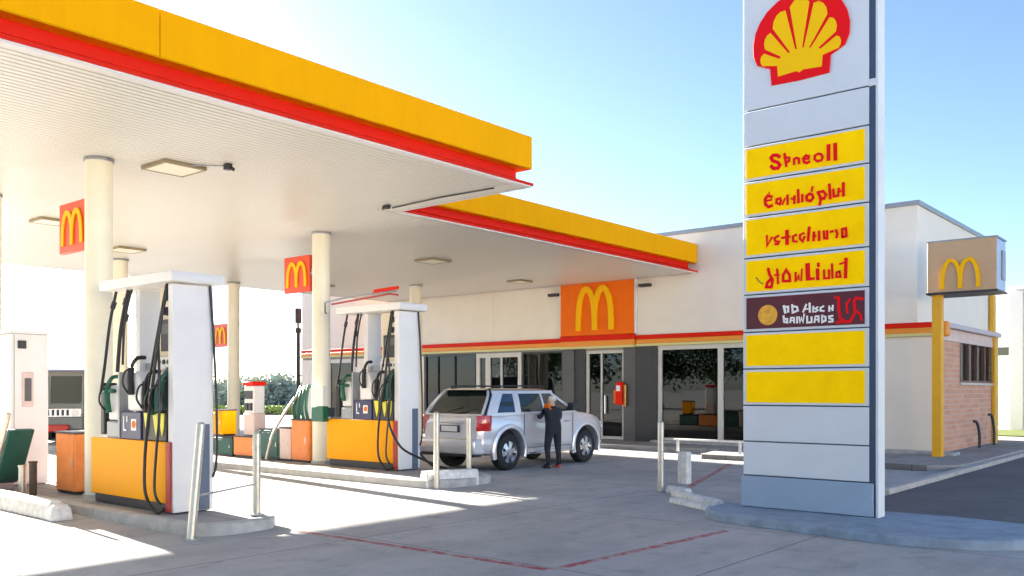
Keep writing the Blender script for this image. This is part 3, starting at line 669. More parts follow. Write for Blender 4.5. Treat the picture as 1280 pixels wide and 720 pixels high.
# far buildings on the right
def block(name, lab, x0, x1, y0, y1, h, m, capm=M_white):
    t = thing(name, lab, 'building', (x0, y0, 0)); W, D = x1-x0, y1-y0
    B(0, W, 0, D, -.1, h).build('wall', m, t); B(-.12, W+.12, -.12, D+.12, h, h+.18).build('roof', capm, t)
    return t
b1 = block('far_building', 'grey green flat roofed building far behind the box sign', -15, -9.4, 50, 58, 6.5, M_bldgg)
B(4.1, 5.3, -.03, 0.02, 3.5, 3.9).build('window', M_carg, b1)
b2 = block('far_building', 'tall white building at the right edge of the picture', -8.6, 4, 44.5, 49.8, 6.2, M_bldg)
for q in range(4): B(.05+q*1.4, .55+q*1.4, -.25, -.002, -.1, 6.1).build('pier', M_white, b2)

bounce_b = thing('added_bounce_block', 'long low white block added out of view on the right to bounce sunlight back', 'building', (26, -10, 0))  # added, unseen: its sunlit face reflects light onto the canopy edge
B(0, 10, 0, 30, -.1, 6.2).build('wall', M_wall, bounce_b); B(-.2, 10.2, -.2, 30.2, 6.2, 6.5).build('roof', M_roof, bounce_b)
for q in range(6): B(-.04, -.001, 2+q*4.6, 4.2+q*4.6, 1.2, 2.6).build('window', M_carg, bounce_b)
for q in range(2): B(-.05, -.001, 4.8+q*18.4, 6.2+q*18.4, 0, 2.6).build('door', M_grey, bounce_b)
shade_b = thing('added_shade_block', 'tall block added out of view far to the left to shade the ground by the car', 'building', (-108, 24.0, 0))  # added, unseen: blocks the low sun from the ground round the car
B(0, 10, 0, 6.8, -.1, 31).build('wall', M_bldg, shade_b); B(-.2, 10.2, -.2, 7.0, 31, 31.5).build('roof', M_roof, shade_b)
for fl in range(10):
    for q in range(3): B(10.001, 10.04, .6+q*2.1, 2.0+q*2.1, 1.2+fl*3, 2.7+fl*3).build('window', M_carg, shade_b)

# ------------------------------------------------------------------ tall price sign
tag(MB().prism([(-6.1, 11.55), (-5.7, 11.15), (-3.3, 10.75), (-2.4, 11.0), (-1.6, 11.9), (-2.0, 12.7), (-3.2, 12.9), (-5.9, 12.7), (-6.15, 12.2)], -.02, .12).build('sign_plinth', M_kerbb, bevel=.03), 'low blue painted kerbed plinth under the tall price sign', 'plinth')
ps = thing('price_sign', 'tall blue grey fuel sign with red and yellow shell emblem over price panels', 'sign', (-4.82, 12.05, .12))
B(-.93, .84, .03, .25, 0, 8.2).build('core', M_signd, ps)
def panel(z0, z1, m, name='panel', x0=-.93, x1=.84): return B(x0, x1, 0, .028, z0-.12, z1-.12).build(name, m, ps, bevel=.008)
ZS = [.12, .575, 1.06, 1.575, 2.095, 2.62, 3.155, 3.68, 4.265, 4.78, 5.28, 5.79, 8.3]; gp = .009
kinds = ['base', 'blank', 'blank', 'y5', 'y6', 'rew', 'p3', 'p2', 'p1', 'p0', 'blank', 'logo']
STR = STROKES
for i, kd in enumerate(kinds):
    z0, z1 = ZS[i]+gp, ZS[i+1]-gp
    if kd == 'base': B(-.955, .90, -.01, .05, z0-.12, z1-.12).build('base_panel', M_signb2, ps, bevel=.008)
    elif kd == 'blank' or kd == 'logo': panel(z0, z1, M_signb, 'blank_panel' if kd == 'blank' else 'emblem_panel')
    else:
        panel(z0, z1, M_signb, 'panel_frame')
        mt = M_maroon if kd == 'rew' else M_signy_glow
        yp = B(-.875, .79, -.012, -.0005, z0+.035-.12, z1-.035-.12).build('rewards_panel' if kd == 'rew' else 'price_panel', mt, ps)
        if kd[0] == 'p':
            tb = MB()
            for q, (w, pts) in enumerate(STR['price_text_'+kd[1]]): tb.ribbon(pts, w*1.15, -.020-.0004*q, .007)
            tb.build('lettering', M_logored, yp)
            if kd == 'p3':
                tb = MB()
                for w, pts in STR['tick']: tb.ribbon(pts, w, -.018, .006)
                tb.build('tick_mark', M_dark, yp)
        if kd == 'rew':
            tb = MB()
            for q, (w, pts) in enumerate(STR['rewards_text']): tb.ribbon(pts, w, -.020-.0004*q, .007)
            tb.build('lettering', M_text, yp)
            tb = MB()
            for q, (w, pts) in enumerate(STR['rewards_mark']): tb.ribbon(pts, w, -.020-.0004*q, .007)
            tb.build('red_mark', M_logored, yp)
            dc = MB(); zc = 2.853-.12
            dc.cyl((-.551, -.019, zc), (-.551, -.012, zc), .142, 40); dc.build('gold_disc', M_gold, yp)
# right edge strips
B(.845, .925, .02, .235, 0, 5.66).build('edge_groove', M_signd, ps); B(.845, .925, .02, .235, 5.76, 8.2).build('edge_groove', M_signd, ps)
B(.928, .965, .0, .255, 0, 8.2).build('edge_trim', M_signb, ps, bevel=.006)
B(.84, .93, -.004, .24, 5.665, 5.755).build('edge_clip', M_signb, ps)
# the emblem: scallop
def shell_poly():
    half = [(0, .0), (.02, -.005), (.41, .035), (.43, .27), (.62, .36), (.68, .50), (.685, .66), (.65, .82), (.58, .96), (.47, 1.09), (.32, 1.19), (.16, 1.245), (0, 1.26)]
    half = [(0, .02)]+half[2:]
    return half+[(-x, z) for x, z in reversed(half[1:-1])]
cx, cz = -.085, 5.925
red = MB().prism([(cx+x, cz+z) for x, z in shell_poly()], -.022, -.001, 'y'); eo = red.build('shell_emblem', M_logored, ps, bevel=.004)
yl = MB()
def yp_(pts, y=-.028): yl.prism([(cx+x, cz+z) for x, z in pts], y, -.0215, 'y')
yp_([(-.31, .135), (-.05, .155), (0, .125), (.05, .155), (.31, .135), (.325, .34), (.27, .40), (0, .47), (-.27, .40), (-.325, .34)])
piv = (0, .22)
def tip(a):   # point on the scallop's inner rim at angle a from the pivot
    return .56*abs(sin(a))**1.0, .95
for i in range(-3, 4):
    a0 = i*23.2
    hw = 9.3 if abs(i) < 3 else 8.6
    def pt(deg, f):
        a = R(deg); dx, dz = sin(a), cos(a)
        # distance to inner rim ellipse (semi axes .60 x .96) from pivot
        r = 1/math.sqrt((dx/.585)**2+(dz/.935)**2); return (piv[0]+dx*r*f, piv[1]+dz*r*f)
    inner = .27 if abs(i) < 3 else .42
    pts = [pt(a0-hw*.92, inner), pt(a0-hw, .93), pt(a0-hw*.5, .985), pt(a0, 1.0), pt(a0+hw*.5, .985), pt(a0+hw, .93), pt(a0+hw*.92, inner)]
    yp_(pts, -.0285)
yl.build('yellow_ribs', M_logoyel, eo)

# ------------------------------------------------------------------ fuel dispensers
def make_dispenser():
    t = thing('fuel_dispenser', 'x', 'fuel pump', (0, 0, 0), 0, 'tall white fuel pumps')
    B(-2.24, -.02, .05, .58, 0, .125).build('plinth', M_dark, t)
    B(-2.28, -.15, 0, .035, .13, .95).build('lower_panel', M_pyel, t, bevel=.012)
    B(-2.24, -.15, .04, .56, .13, .94).build('lower_body', M_white, t)
    B(-.145, -.035, 0, .03, .02, .95).build('side_strip', M_pred, t, bevel=.008)
    tw = B(-.14, 0, .034, .625, .01, 3.06).build('tower', M_white, t, bevel=.012)
    B(.002, .012, .40, .56, .02, 1.18).build('service_door', mat('slate_panel', (.10, .13, .19), .4), tw)
    B(-1.18, -1.06, .12, .5, .945, 3.06).build('centre_post', M_white, t, bevel=.01)
    B(-.76, -.15, .26, .34, .95, 3.06).build('back_panel', M_cream, t)
    cap = MB().prism([(-1.88, 3.08), (.12, 3.08), (.13, 3.10), (.13, 3.19), (.11, 3.215), (-1.86, 3.225), (-1.90, 3.20), (-1.90, 3.11)], -.06, .72, 'y').build('top_cap', M_white, t, bevel=.01)
    # housings
    cb = B(-1.36, -.80, -.0, .3, .955, 1.34).build('label_box', M_navy, t, bevel=.012)
    lb = MB(); 
    for a, b in (((-1.27, 1.27), (-1.27, 1.08)), ((-1.27, 1.08), (-1.20, 1.08)), ((-1.18, 1.27), (-1.18, 1.2))): lb.ribbon([a, b], .025, -.006, .005)
    lb.build('white_letter', M_text, cb)
    MB().box(-1.06, -.92, -.005, -.001, 1.08, 1.24).build('white_badge', M_text, cb); MB().cyl((-.985, -.009, 1.165), (-.985, -.006, 1.165), .052, 20).build('orange_badge', M_orange, cb)
    cb2 = B(-.79, -.16, .02, .3, .955, 1.34).build('holster_box', M_dark, t, bevel=.012)
    lb = MB()
    for x in (-.66, -.42, -.26): lb.prism([(x-.075, 1.33), (x+.06, 1.33), (x+.05, 1.14), (x+.01, 1.02), (x-.03, 1.14)], .008, .019, 'y')
    lb.build('yellow_flag', M_lyel, cb2)
    B(-1.80, -1.42, .0, .3, .955, 1.2).build('grey_holster', M_grey, t, bevel=.03)
    tag(MB().prism([(-1.78, 1.21), (-1.48, 1.21), (-1.46, 1.55), (-1.55, 1.72), (-1.76, 1.70)], .02, .25, 'y').build('splash_guard', M_white, t, bevel=.03), None, None)
    MB().prism([(-1.18, 1.35), (-.80, 1.35), (-.78, 1.62), (-.86, 1.80), (-.98, 1.92), (-1.12, 1.80), (-1.19, 1.6)], .0, .24, 'y').build('splash_guard', M_white, t, bevel=.04)
    MB().prism([(-.72, 1.35), (-.42, 1.35), (-.40, 1.6), (-.50, 1.86), (-.66, 1.86)], .05, .25, 'y').build('splash_guard', M_white, t, bevel=.03)
    B(-.76, -.15, .2, .258, 1.92, 2.1).build('button_strip', M_white, t, bevel=.01)
    bt = MB()
    for q in range(4): bt.cyl((-.66+q*.12, .185, 2.03), (-.66+q*.12, .199, 2.03), .033, 14)
    bt.build('button', M_dark, t)
    # nozzles
    def nozzle(x, z, m, lean=0):
        n = MB(); n.tube([(x, -.03, z-.30), (x+lean*.5, -.05, z-.1), (x+lean, -.04, z+.08)], .045, 10); n.tube([(x+lean, -.04, z+.08), (x+lean+.02, .02, z+.2), (x+lean+.0, .16, z+.22)], .028, 8)
        o = n.build('nozzle', m, t, smooth=True)
        MB().tube([(x-.01, -.07, z-.28), (x+lean*.4, -.16, z-.15), (x+lean*.8, -.14, z+.0), (x+lean, -.06, z+.06)], .014, 8).build('lever', M_black, o, smooth=True)
        return o
    nozzle(-.62, 1.68, M_black, .04); nozzle(-.44, 1.62, M_dgreen, .14); nozzle(-.30, 1.66, M_dgreen, .10); nozzle(-1.66, 1.62, M_green, -.02); nozzle(-1.0, 1.88, M_black, 0.02)
    MB().box(-1.86, -1.52, -.06, .02, 1.60, 1.66).build('green_grip', M_green, t, bevel=.02)
    # hoses
    def hose(pts, r=.022): return MB().tube(pts, r, 8).build('hose', M_black, t, smooth=True)
    hose([(-1.70, .10, 3.07), (-1.73, .02, 2.6), (-1.80, -.02, 2.0), (-1.90, -.03, 1.6)])
    hose([(-1.34, .10, 3.07), (-1.36, .0, 2.5), (-1.42, -.02, 1.9)], .028)
    hose([(-1.24, .10, 3.07), (-1.25, .0, 2.6), (-1.27, -.02, 2.0)], .018)
    hose([(-.20, .06, 3.07), (-.22, -.05, 2.4), (-.27, -.10, 1.8), (-.38, -.12, 1.2), (-.46, -.12, .7), (-.44, -.12, .25), (-.25, -.08, .02), (-.12, -.03, .06)])
    hose([(-.24, .10, 3.07), (-.27, -.02, 2.4), (-.16, -.08, 1.9), (-.12, -.10, 1.3), (-.20, -.10, .8), (-.24, -.10, .3), (-.16, -.06, .12)], .018)
    hose([(-.30, .1, 3.07), (-.35, -.02, 2.3), (-.46, -.05, 1.8), (-.56, -.06, 1.35)], .016)
    hose([(.02, .56, 3.07), (.04, .60, 2.4), (.05, .64, 1.4), (.05, .64, .7), (.03, .60, .45)], .018)
    for x, z in ((-1.71, 2.92), (-1.35, 2.95), (-1.34, 2.72), (-.21, 2.95), (-.22, 2.75)): MB().cyl((x, .08, z), (x, .05, z-.1), .036, 12).build('hose_coupling', M_dark, t)
    # dark and pale fittings in the nozzle bay
    B(-.20, -.15, .04, .3, 1.35, 1.95).build('bay_side', M_dark, t)
    B(-1.05, -.77, .20, .26, 1.92, 2.02).build('display', M_grey, t, bevel=.01)
    B(-.70, -.20, .235, .259, 2.18, 2.62).build('price_display', M_dark, t, bevel=.01)
    B(-.66, -.24, .229, .234, 2.42, 2.56).build('screen', M_pgrey, t)
    kp = B(-.62, -.42, .12, .16, 1.42, 1.62).build('keypad', M_grey, t, bevel=.008)
    kb = MB()
    for a in range(3):
        for c in range(4): kb.box(-.60+a*.058, -.555+a*.058, .112, .119, 1.44+c*.043, 1.47+c*.043)
    kb.build('keys', M_text, kp)
    B(-1.98, -1.86, .0, .2, 1.0, 1.75).build('card_reader', M_dark, t, bevel=.02)
    B(-1.42, -1.385, -.01, .2, .96, 1.9).build('bay_divider', M_grey, t)
    MB().prism([(-.36, 1.36), (-.18, 1.36), (-.17, 1.7), (-.24, 1.95), (-.33, 1.9)], .06, .24, 'y').build('nozzle_boot', M_dgreen, t, bevel=.03)
    return t
d1 = make_dispenser(); d1.location = (-11.07, 6.2, .15)
d1['label'] = 'nearest tall white fuel pump with yellow lower panel, hoses hanging over it'
d2 = copy_tree(d1, 'second tall fuel pump with yellow panel, just left of the parked silver car', (-13.5, 12.5, .15)); d2.scale = (1, 1, 1.065)
o = MB().tube([(-13.62, 12.42, 1.75), (-13.58, 12.3, 1.3), (-13.4, 12.25, .95), (-13.2, 12.35, .62), (-13.0, 12.65, .42), (-12.75, 12.95, .25), (-12.85, 13.25, .20), (-13.3, 13.28, .22), (-13.6, 13.18, .5)], .024).build('fuel_hose', M_black, smooth=True)
tag(o, 'black hose sagging round the white tower of the second pump towards the car', 'hose')
tp = thing('canopy_brace', 'thin red and grey folded arm above the second fuel pump', 'bracket', (-14.0, 12.6, 3.6))
MB().tube([(-1.9, -.05, .12), (-.9, -.02, .22), (.35, 0, .22)], .02, 8, False).build('arm', M_grey, tp); MB().prism([(-.35, .22), (.40, .26), (.40, .32), (-.30, .30)], -.03, .03, 'y').build('arm_tip', M_red, tp)
MB().tube([(-1.9, -.05, .12), (-1.9, -.05, -.1), (-1.85, -.05, -.12)], .016, 8, False).build('upright', M_dark, tp)
MB().tube([(-1.6, -.1, .06), (.2, -.05, .17), (.45, -.05, .13)], .02, 8, False).build('arm', M_pred, tp)

# smaller cabinets and dispensers further along the islands
def cabinet(name, lab, cat, x0, x1, y0, y1, z0, z1, m, topm=M_dark, group=None):
    t = thing(name, lab, cat, ((x0+x1)/2, y0, z0), 0, group); w = (x1-x0)/2
    B(-w, w, 0, y1-y0, .04, z1-z0).build('body', m, t, bevel=.015)
    B(-w+.02, w-.02, .02, y1-y0-.02, 0, .038).build('base', M_dark, t)
    B(-w+.05, w-.05, -.008, -.001, .10, z1-z0-.06).build('door', m, t, bevel=.004)
    B(w-.12, w-.09, -.02, -.009, (z1-z0)*.45, (z1-z0)*.6).build('handle', M_steel, t)
    B(-w-.01, w+.01, -.015, y1-y0+.01, z1-z0+.001, z1-z0+.03).build('lid', topm, t)
    return t
gc = 'small cabinets along the pump islands'
cabinet('cabinet', 'orange cabinet on the far island seen between the nearest pump and the first railing post', 'cabinet', -19.54, -18.60, 12.6, 13.1, .15, .64, M_oranged, group=gc)
cabinet('cabinet', 'dark green cabinet right of the low orange cabinet on the far island', 'cabinet', -18.45, -17.67, 12.6, 13.1, .15, .84, M_dgreen, group=gc)
cabinet('cabinet', 'pale pink cabinet left of the taller orange cabinet by the second column', 'cabinet', -17.65, -17.22, 12.6, 13.1, .15, .90, M_pink, group=gc)
ob = cabinet('cabinet', 'tall orange cabinet with green nozzles on top beside the second column', 'cabinet', -17.2, -16.55, 12.6, 13.1, .15, 1.10, M_oranged, group=gc)
cabinet('cabinet', 'green cabinet behind the right edge of the nearest pump, leftmost of the far row', 'cabinet', -20.6, -19.6, 12.6, 13.1, .15, .60, M_dgreen, group=gc)
cabinet('cabinet', 'small yellow cabinet standing on the leftmost green cabinet of the far row', 'cabinet', -20.5, -20.03, 12.6, 13.0, .635, 1.27, M_pyel, group=gc)
cabinet('cabinet', 'orange cabinet just left of the nearest column', 'cabinet', -15.0, -14.3, 6.4, 6.9, .15, 1.1, M_oranged, group=gc)
nz = MB()
for q in range(4): nz.tube([(-.25+q*.16, .05, .98), (-.22+q*.15, .0, 1.25), (-.12+q*.12, .05, 1.55+.05*q), (-.1+q*.12, .12, 1.72)], .04, 8)
nz.build('nozzle', M_dgreen, ob, smooth=True)
sd_ = thing('slim_dispenser', 'slim pale dispenser with red top beside the far column', 'fuel pump', (-19.05, 12.7, .67))
B(-.22, .22, 0, .35, .01, .55).build('body', M_pink, sd_, bevel=.02); B(-.2, .2, .02, .33, .55, 1.22).build('display', M_white, sd_, bevel=.02); B(-.23, .23, -.02, .36, 1.225, 1.33).build('top_cap', M_red, sd_, bevel=.02)
MB().box(-.15, .15, -.005, .018, .9, 1.1).box(-.13, -.02, -.03, .018, .62, .8).box(.03, .14, -.03, .018, .62, .8).build('screen', M_dark, sd_)
tag(MB().tube([(-17.95, 12.45, .17), (-17.7, 12.45, .75), (-17.3, 12.45, 1.2), (-16.85, 12.45, 1.62)], .035).build('sloping_bar', M_steel, smooth=True), 'sloping grey bar rising to the nozzles of the tall orange cabinet', 'bar')
lb_ = thing('label_box', 'white and green box beside the second column on the pump', 'box', (-15.86, 12.3, 1.1)); B(-.2, .2, 0, .16, .34, .78).build('upper_half', M_white, lb_, bevel=.01); B(-.2, .2, 0, .16, 0, .335).build('lower_half', M_green, lb_, bevel=.01)
B(-.05, .05, .165, .45, .1, .3).build('bracket', M_dark, lb_)
# white kiosk on the near island
ks = thing('payment_kiosk', 'tall white kiosk cabinet at the left edge of the picture', 'kiosk', (-16.5, 6.3, .15))
B(-.62, 0, 0, .62, 0, 2.62).build('body', M_white, ks, bevel=.02); B(-.65, .03, -.03, .65, 2.622, 2.67).build('top_cap', M_white, ks, bevel=.01)
B(.001, .006, .04, .05, .05, 2.6).build('joint', M_grey, ks); B(.001, .03, .10, .24, 2.36, 2.50).build('lamp', M_dark, ks, bevel=.01)
B(.001, .02, .17, .36, 1.35, 1.95).build('display', M_pink, ks, bevel=.01); B(.021, .028, .21, .32, 1.45, 1.85).build('screen', M_pgrey, ks)
gb = thing('hose_trough', 'dark green sloping trough in front of the white kiosk', 'trough', (-16.3, 5.8, .15))
MB().prism([(-1.9, 0.18), (.3, .10), (.52, .22), (1.02, 1.0), (.92, 1.02), (.62, .78), (-1.9, .72)], 0, .4, 'y').build('body', M_dgreen, gb, bevel=.02)
B(-1.85, .3, .05, .35, 0, .10).build('base', M_grey, gb)
MB().tube([(.40, -.04, .2), (.8, -.04, .75), (1.12, -.04, 1.27)], .035).build('steel_bar', M_steel, gb, smooth=True)
B(-.75, -.55, -.015, -.001, .38, .5).build('label_plate', M_dark, gb)
for i, (x, y, h, lab) in enumerate(((-15.15, 5.95, .42, 'short steel stub on the near island, left one of the pair'), (-14.75, 5.95, .5, 'short rusty stub on the near island, right one of the pair'))):
    o = MB().cyl((0, 0, 0), (0, 0, h), .055, 16).cyl((0, 0, h), (0, 0, h+.03), .065, 16).build('pipe_stub', M_steel if i == 0 else M_bark, smooth=True); o.location = (x, y, .15); tag(o, lab, 'pipe stub', 'pipe stubs on the near island')

# column flags
def flag(x1, y, zc, lab, w=.80, h=.80, z_col=None):
    t = thing('column_sign', lab, 'sign', (x1, y, zc), 0, 'red column signs with yellow arches')
    B(-w, 0, -.04, .04, -h/2, h/2).build('sign_panel', M_orangered, t, bevel=.012)
    arches(w*.70, h*.62, .085, -.062, .02, -w/2, -h*.32).build('arches', M_arch, t)
    MB().cyl((0, 0, 0), (.14, 0, 0), .03, 12).box(.08, .14, -.05, .05, -.08, .08).build('bracket', M_grey, t)
    return t
M_orangered = mat('column_sign_red', (.78, .07, .015), .4, var=.05)
flag(-14.06, 6.5, 4.39, 'red sign with yellow arches on the left of the nearest column', .95, .80)
flag(-16.72, 12.8, 4.47, 'red sign with yellow arches on the left of the second column', .97, .84)
flag(-26.52, 16.9, 3.62, 'small looking red sign with yellow arches on the far column', .80, .78)

# railings of steel posts
def post_thing(name, lab, posts, rail=None, group='steel guard posts'):
    x0, y0 = posts[0][0], posts[0][1]; t = thing(name, lab, 'guard rail' if len(posts) > 1 else 'bollard', (x0, y0, 0), 0, group)
    for x, y, z0, h, r, lx, ly in posts:
        MB().cyl((x-x0, y-y0, z0), (x-x0+lx, y-y0+ly, h), r, 20).build('post', M_steel, t, smooth=True)
        MB().cyl((x-x0+lx, y-y0+ly, h), (x-x0+lx, y-y0+ly, h+.025), r*1.02, 20, r*.6).build('cap', M_steel, t, smooth=True)
        MB().cyl((x-x0, y-y0, z0), (x-x0, y-y0, z0+.02), r*1.9, 20).build('foot_plate', M_grey, t, smooth=True)
    if rail: MB().tube([tuple(Vector(p)-Vector((x0, y0, 0))) for p in rail], .014, 8, False).build('rail', M_steel, t)
    return t
post_thing('guard_rail', 'two steel posts with a thin rail at the rounded nose of the nearest island', [(-9.83, 5.76, 0, 1.38, .052, -.01, .14), (-10.16, 6.9, .15, 1.22, .052, 0, 0)], [(-9.83, 5.82, .52), (-10.16, 6.9, .56)])
post_thing('guard_rail', 'two steel posts at the nose of the island behind the parked car', [(-11.55, 11.65, .0, 1.37, .052, 0, 0), (-11.9, 12.9, .15, 1.25, .052, 0, 0)])
post_thing('bollard', 'lone steel bollard standing in front of the big right window', [(-8.13, 13.78, 0, 1.22, .055, 0, 0)])
o = MB().box(-.1, .1, -.1, .1, 0, .62).build('short_post', M_kerbw, bevel=.02); o.location = (-8.45, 15.2, 0); tag(o, 'short white post behind the lone steel bollard', 'post')
hr = thing('low_rail', 'low white rail on the pavement below the big right window', 'rail', (-10.6, 21.4, .14))
B(-1.6, 2.2, -.03, .03, .30, .345).build('top_rail', M_kerbw, hr, bevel=.01)
for x in (-1.5, 0.3, 2.1): B(x-.03, x+.03, -.03, .03, 0, .298).build('leg', M_kerbw, hr)

# lamp post, billboard, truck
lp = thing('lamp_post', 'dark street lamp post far away left of the second column', 'lamp post', (-30.1, 22.4, 0))
MB().cyl((0, 0, 0), (0, 0, 4.1), .09, 14, .075).build('pole', M_dark, lp, smooth=True); MB().cyl((0, 0, 4.1), (0, 0, 4.3), .12, 16).build('collar', M_dark, lp); MB().cyl((0, 0, 4.3), (0, 0, 4.5), .06, 14).build('neck', M_grey, lp); MB().cyl((0, 0, 4.5), (0, 0, 5.1), .13, 16).build('lantern', M_dark, lp, smooth=True)
bb = thing('billboard', 'faint pale pink hoarding far away at the left, above the kiosk', 'hoarding', (-58, 18.5, 0), R(40))
B(-1.7, 1.7, -.1, .1, 6.3, 8.3).build('panel', M_pink, bb, bevel=.02); B(-1.75, 1.75, -.14, .14, 8.3, 8.4).build('top_trim', M_kerb, bb)
for x in (-1.3, 1.3): B(x-.08, x+.08, -.08, .08, 0, 6.29).build('post', M_kerb, bb)

# ------------------------------------------------------------------ vehicles
def cut(obj, cutters):
    for c in cutters:
        m = obj.modifiers.new('cut', 'BOOLEAN'); m.operation = 'DIFFERENCE'; m.solver = 'EXACT'; m.object = c
    bpy.context.view_layer.update()
    me = bpy.data.meshes.new_from_object(obj.evaluated_get(bpy.context.evaluated_depsgraph_get()))
    obj.modifiers.clear(); obj.data = me
    for c in cutters: bpy.data.objects.remove(c)
def wheel(par, x, y, r=.41, w=.26, side=1, spokes=6):
    """axle along x; outer face towards side*x"""
    t = MB()
    prof = [(-w/2, r*.62), (-w/2, r*.9), (-w/2+.03, r*.985), (-w/4, r), (w/4, r), (w/2-.03, r*.985), (w/2, r*.9), (w/2, r*.62)]
    n = 40; rings = [[(px, cos(2*pi*k/n)*pr, sin(2*pi*k/n)*pr) for k in range(n)] for px, pr in prof]
    t.loft(rings, cap=False); 
    wh = t.build('wheel', M_tyre, par, smooth=True, angle=30); wh.location = (x, y, r)
    f = w/2*side
    rm = MB(); pr_ = [(f-.015*side, r*.64), (f+.004*side, r*.60), (f-.05*side, r*.55), (f-.12*side, r*.52)]
    rm.loft([[(px, cos(2*pi*k/n)*q, sin(2*pi*k/n)*q) for k in range(n)] for px, q in pr_], cap=False)
    for k in range(spokes):
        a = 2*pi*k/spokes+.2; c_, s_ = cos(a), sin(a); wa = .045
        vs = []
        for rr, ww, ff in ((r*.10, wa*.9, f-.012*side), (r*.56, wa*1.5, f-.03*side)):
            for q, dd in ((-1, 0), (1, 0), (1, -.05), (-1, -.05)): vs.append((ff+dd*side, c_*rr-s_*ww*q, s_*rr+c_*ww*q))
        rm.add(vs, [(0, 1, 5, 4), (1, 2, 6, 5), (2, 3, 7, 6), (3, 0, 4, 7), (0, 3, 2, 1), (4, 5, 6, 7)])
    rm.cyl((f-.05*side, 0, 0), (f-.0*side, 0, 0), r*.16, 20)
    rm.build('rim', M_rim, wh, smooth=True, angle=30)
    MB().cyl((f-.13*side, 0, 0), (f-.11*side, 0, 0), r*.55, 30).build('brake_disc', M_dark, wh)
    return wh
car = thing('parked_car', 'silver four wheel drive car with black roof parked by the second pump', 'car', (-13.80, 14.35, 0))
# body: rings across the car (x lateral, z up), stations along y
def lerp_tab(tab, y):
    for (a, va), (b, vb) in zip(tab, tab[1:]):
        if a <= y <= b:
            t = (y-a)/(b-a) if b > a else 0; t = t*t*(3-2*t)*.35+t*.65
            return va+(vb-va)*t
    return tab[0][1] if y < tab[0][0] else tab[-1][1]
W = [(0, .80), (.08, .87), (.3, .92), (.9, .945), (2.4, .95), (3.9, .94), (4.4, .90), (4.7, .82), (4.85, .70)]
TOP = [(0, 1.10), (.06, 1.22), (.25, 1.30), (1.2, 1.31), (3.3, 1.29), (3.6, 1.27), (4.2, 1.22), (4.6, 1.12), (4.78, 1.0), (4.85, .86)]
BOT = [(0, .46), (.1, .40), (.4, .36), (4.3, .34), (4.7, .40), (4.85, .50)]
stations = [0, .03, .08, .16, .3, .5, .8, 1.1, 1.4, 1.8, 2.2, 2.6, 3.0, 3.3, 3.5, 3.7, 3.9, 4.1, 4.3, 4.45, 4.6, 4.7, 4.78, 4.83, 4.85]
def section(y, top=None):
    w = lerp_tab(W, y); tp = lerp_tab(TOP, y); bt = lerp_tab(BOT, y)
    f = lambda z: bt+(tp-bt)*z
    half = [(0, bt), (w*.6, bt), (w*.9, bt+.01), (w*.975, f(.10)), (w*.995, f(.28)), (w*.985, f(.34)), (w*.995, f(.42)), (w*1.0, f(.62)), (w*.985, f(.78)), (w*.965, f(.86)), (w*.945, f(.92)), (w*.90, f(.97)), (w*.80, f(1.0)), (w*.4, f(1.0)+.02), (0, f(1.0)+.025)]
    return [(x, y, z) for x, z in half]+[(-x, y, z) for x, z in reversed(half[1:-1])]
bd = MB().loft([section(y) for y in stations]).build('body', M_carp, car, smooth=True, angle=40)
cs = []
for wy in (.94, 3.87):
    c_ = MB().cyl((-1.3, wy, .44), (1.3, wy, .44), .50, 48).build('cutter', M_dark, car); cs.append(c_)
for s in (1, -1): pass
cut(bd, cs)
bd.data.shade_smooth(); bd.data.set_sharp_from_angle(angle=R(35))
# arch lining, flares
for wy in (.94, 3.87):
    for s in (1, -1):
        ar = MB(); n = 24; rings = []
        for q in range(n+1):
            a = -R(18)+(pi+R(36))*q/n; c0, s0 = cos(a), sin(a)
            def p(rr, x): return (s*x, wy+c0*rr, .44+s0*rr)
            rings.append([p(.495, .80), p(.495, .965), p(.515, .978), p(.56, .972), p(.60, .945), p(.56, .85)])
        ar.loft(rings); ar.build('wheel_arch', M_carp, car, smooth=True, angle=50)
MB().box(-.78, .78, .3, 4.5, .36, .62).box(-.74, .74, .3, 1.55, .6, 1.0).box(-.74, .74, 3.25, 4.5, .6, 1.0).build('underbody', M_black, car)
# greenhouse: (lateral half width, z) rings as frustum
def gh(y0b, y1b, y0t, y1t, zb, zt, wb, wt, name, m, crown=.03):
    mb = MB(); st_ = 12; rings = []
    for q in range(7):
        t = q/6; te = 1-(1-t)**1.0
        z = zb+(zt-zb)*t; w = wb+(wt-wb)*t**1.3; a = y0b+(y0t-y0b)*t**1.15; b = y1b+(y1t-y1b)*t**.92
        r = .16; ring = []
        for cx_, cy_, a0 in ((w-r, b-r, 0), (-(w-r), b-r, 90), (-(w-r), a+r, 180), (w-r, a+r, 270)):
            for k in range(5): an = R(a0+90*k/4); ring.append((cx_+r*cos(an), cy_+r*sin(an), z))
        rings.append(ring)
    mb.loft(rings, cap=False)
    # domed roof
    last = rings[-1]; cy = sum(p[1] for p in last)/len(last)
    for sc, dz in ((.97, .03), (.85, .052), (.5, .07), (.05, .075)):
        rings.append([(p[0]*sc, cy+(p[1]-cy)*sc, zt+dz) for p in last])
    mb2 = MB(); mb2.loft(rings[6:], cap=True)
    a = mb.build(name, m, car, smooth=True, angle=50); return a, mb2
g1, roofmb = gh(.10, 3.62, .52, 2.72, 1.24, 1.76, .90, .72, 'cabin', M_carg)
roofmb.build('roof', mat('black_roof', (.015, .015, .018), .2, coat=1), car, smooth=True, angle=50)
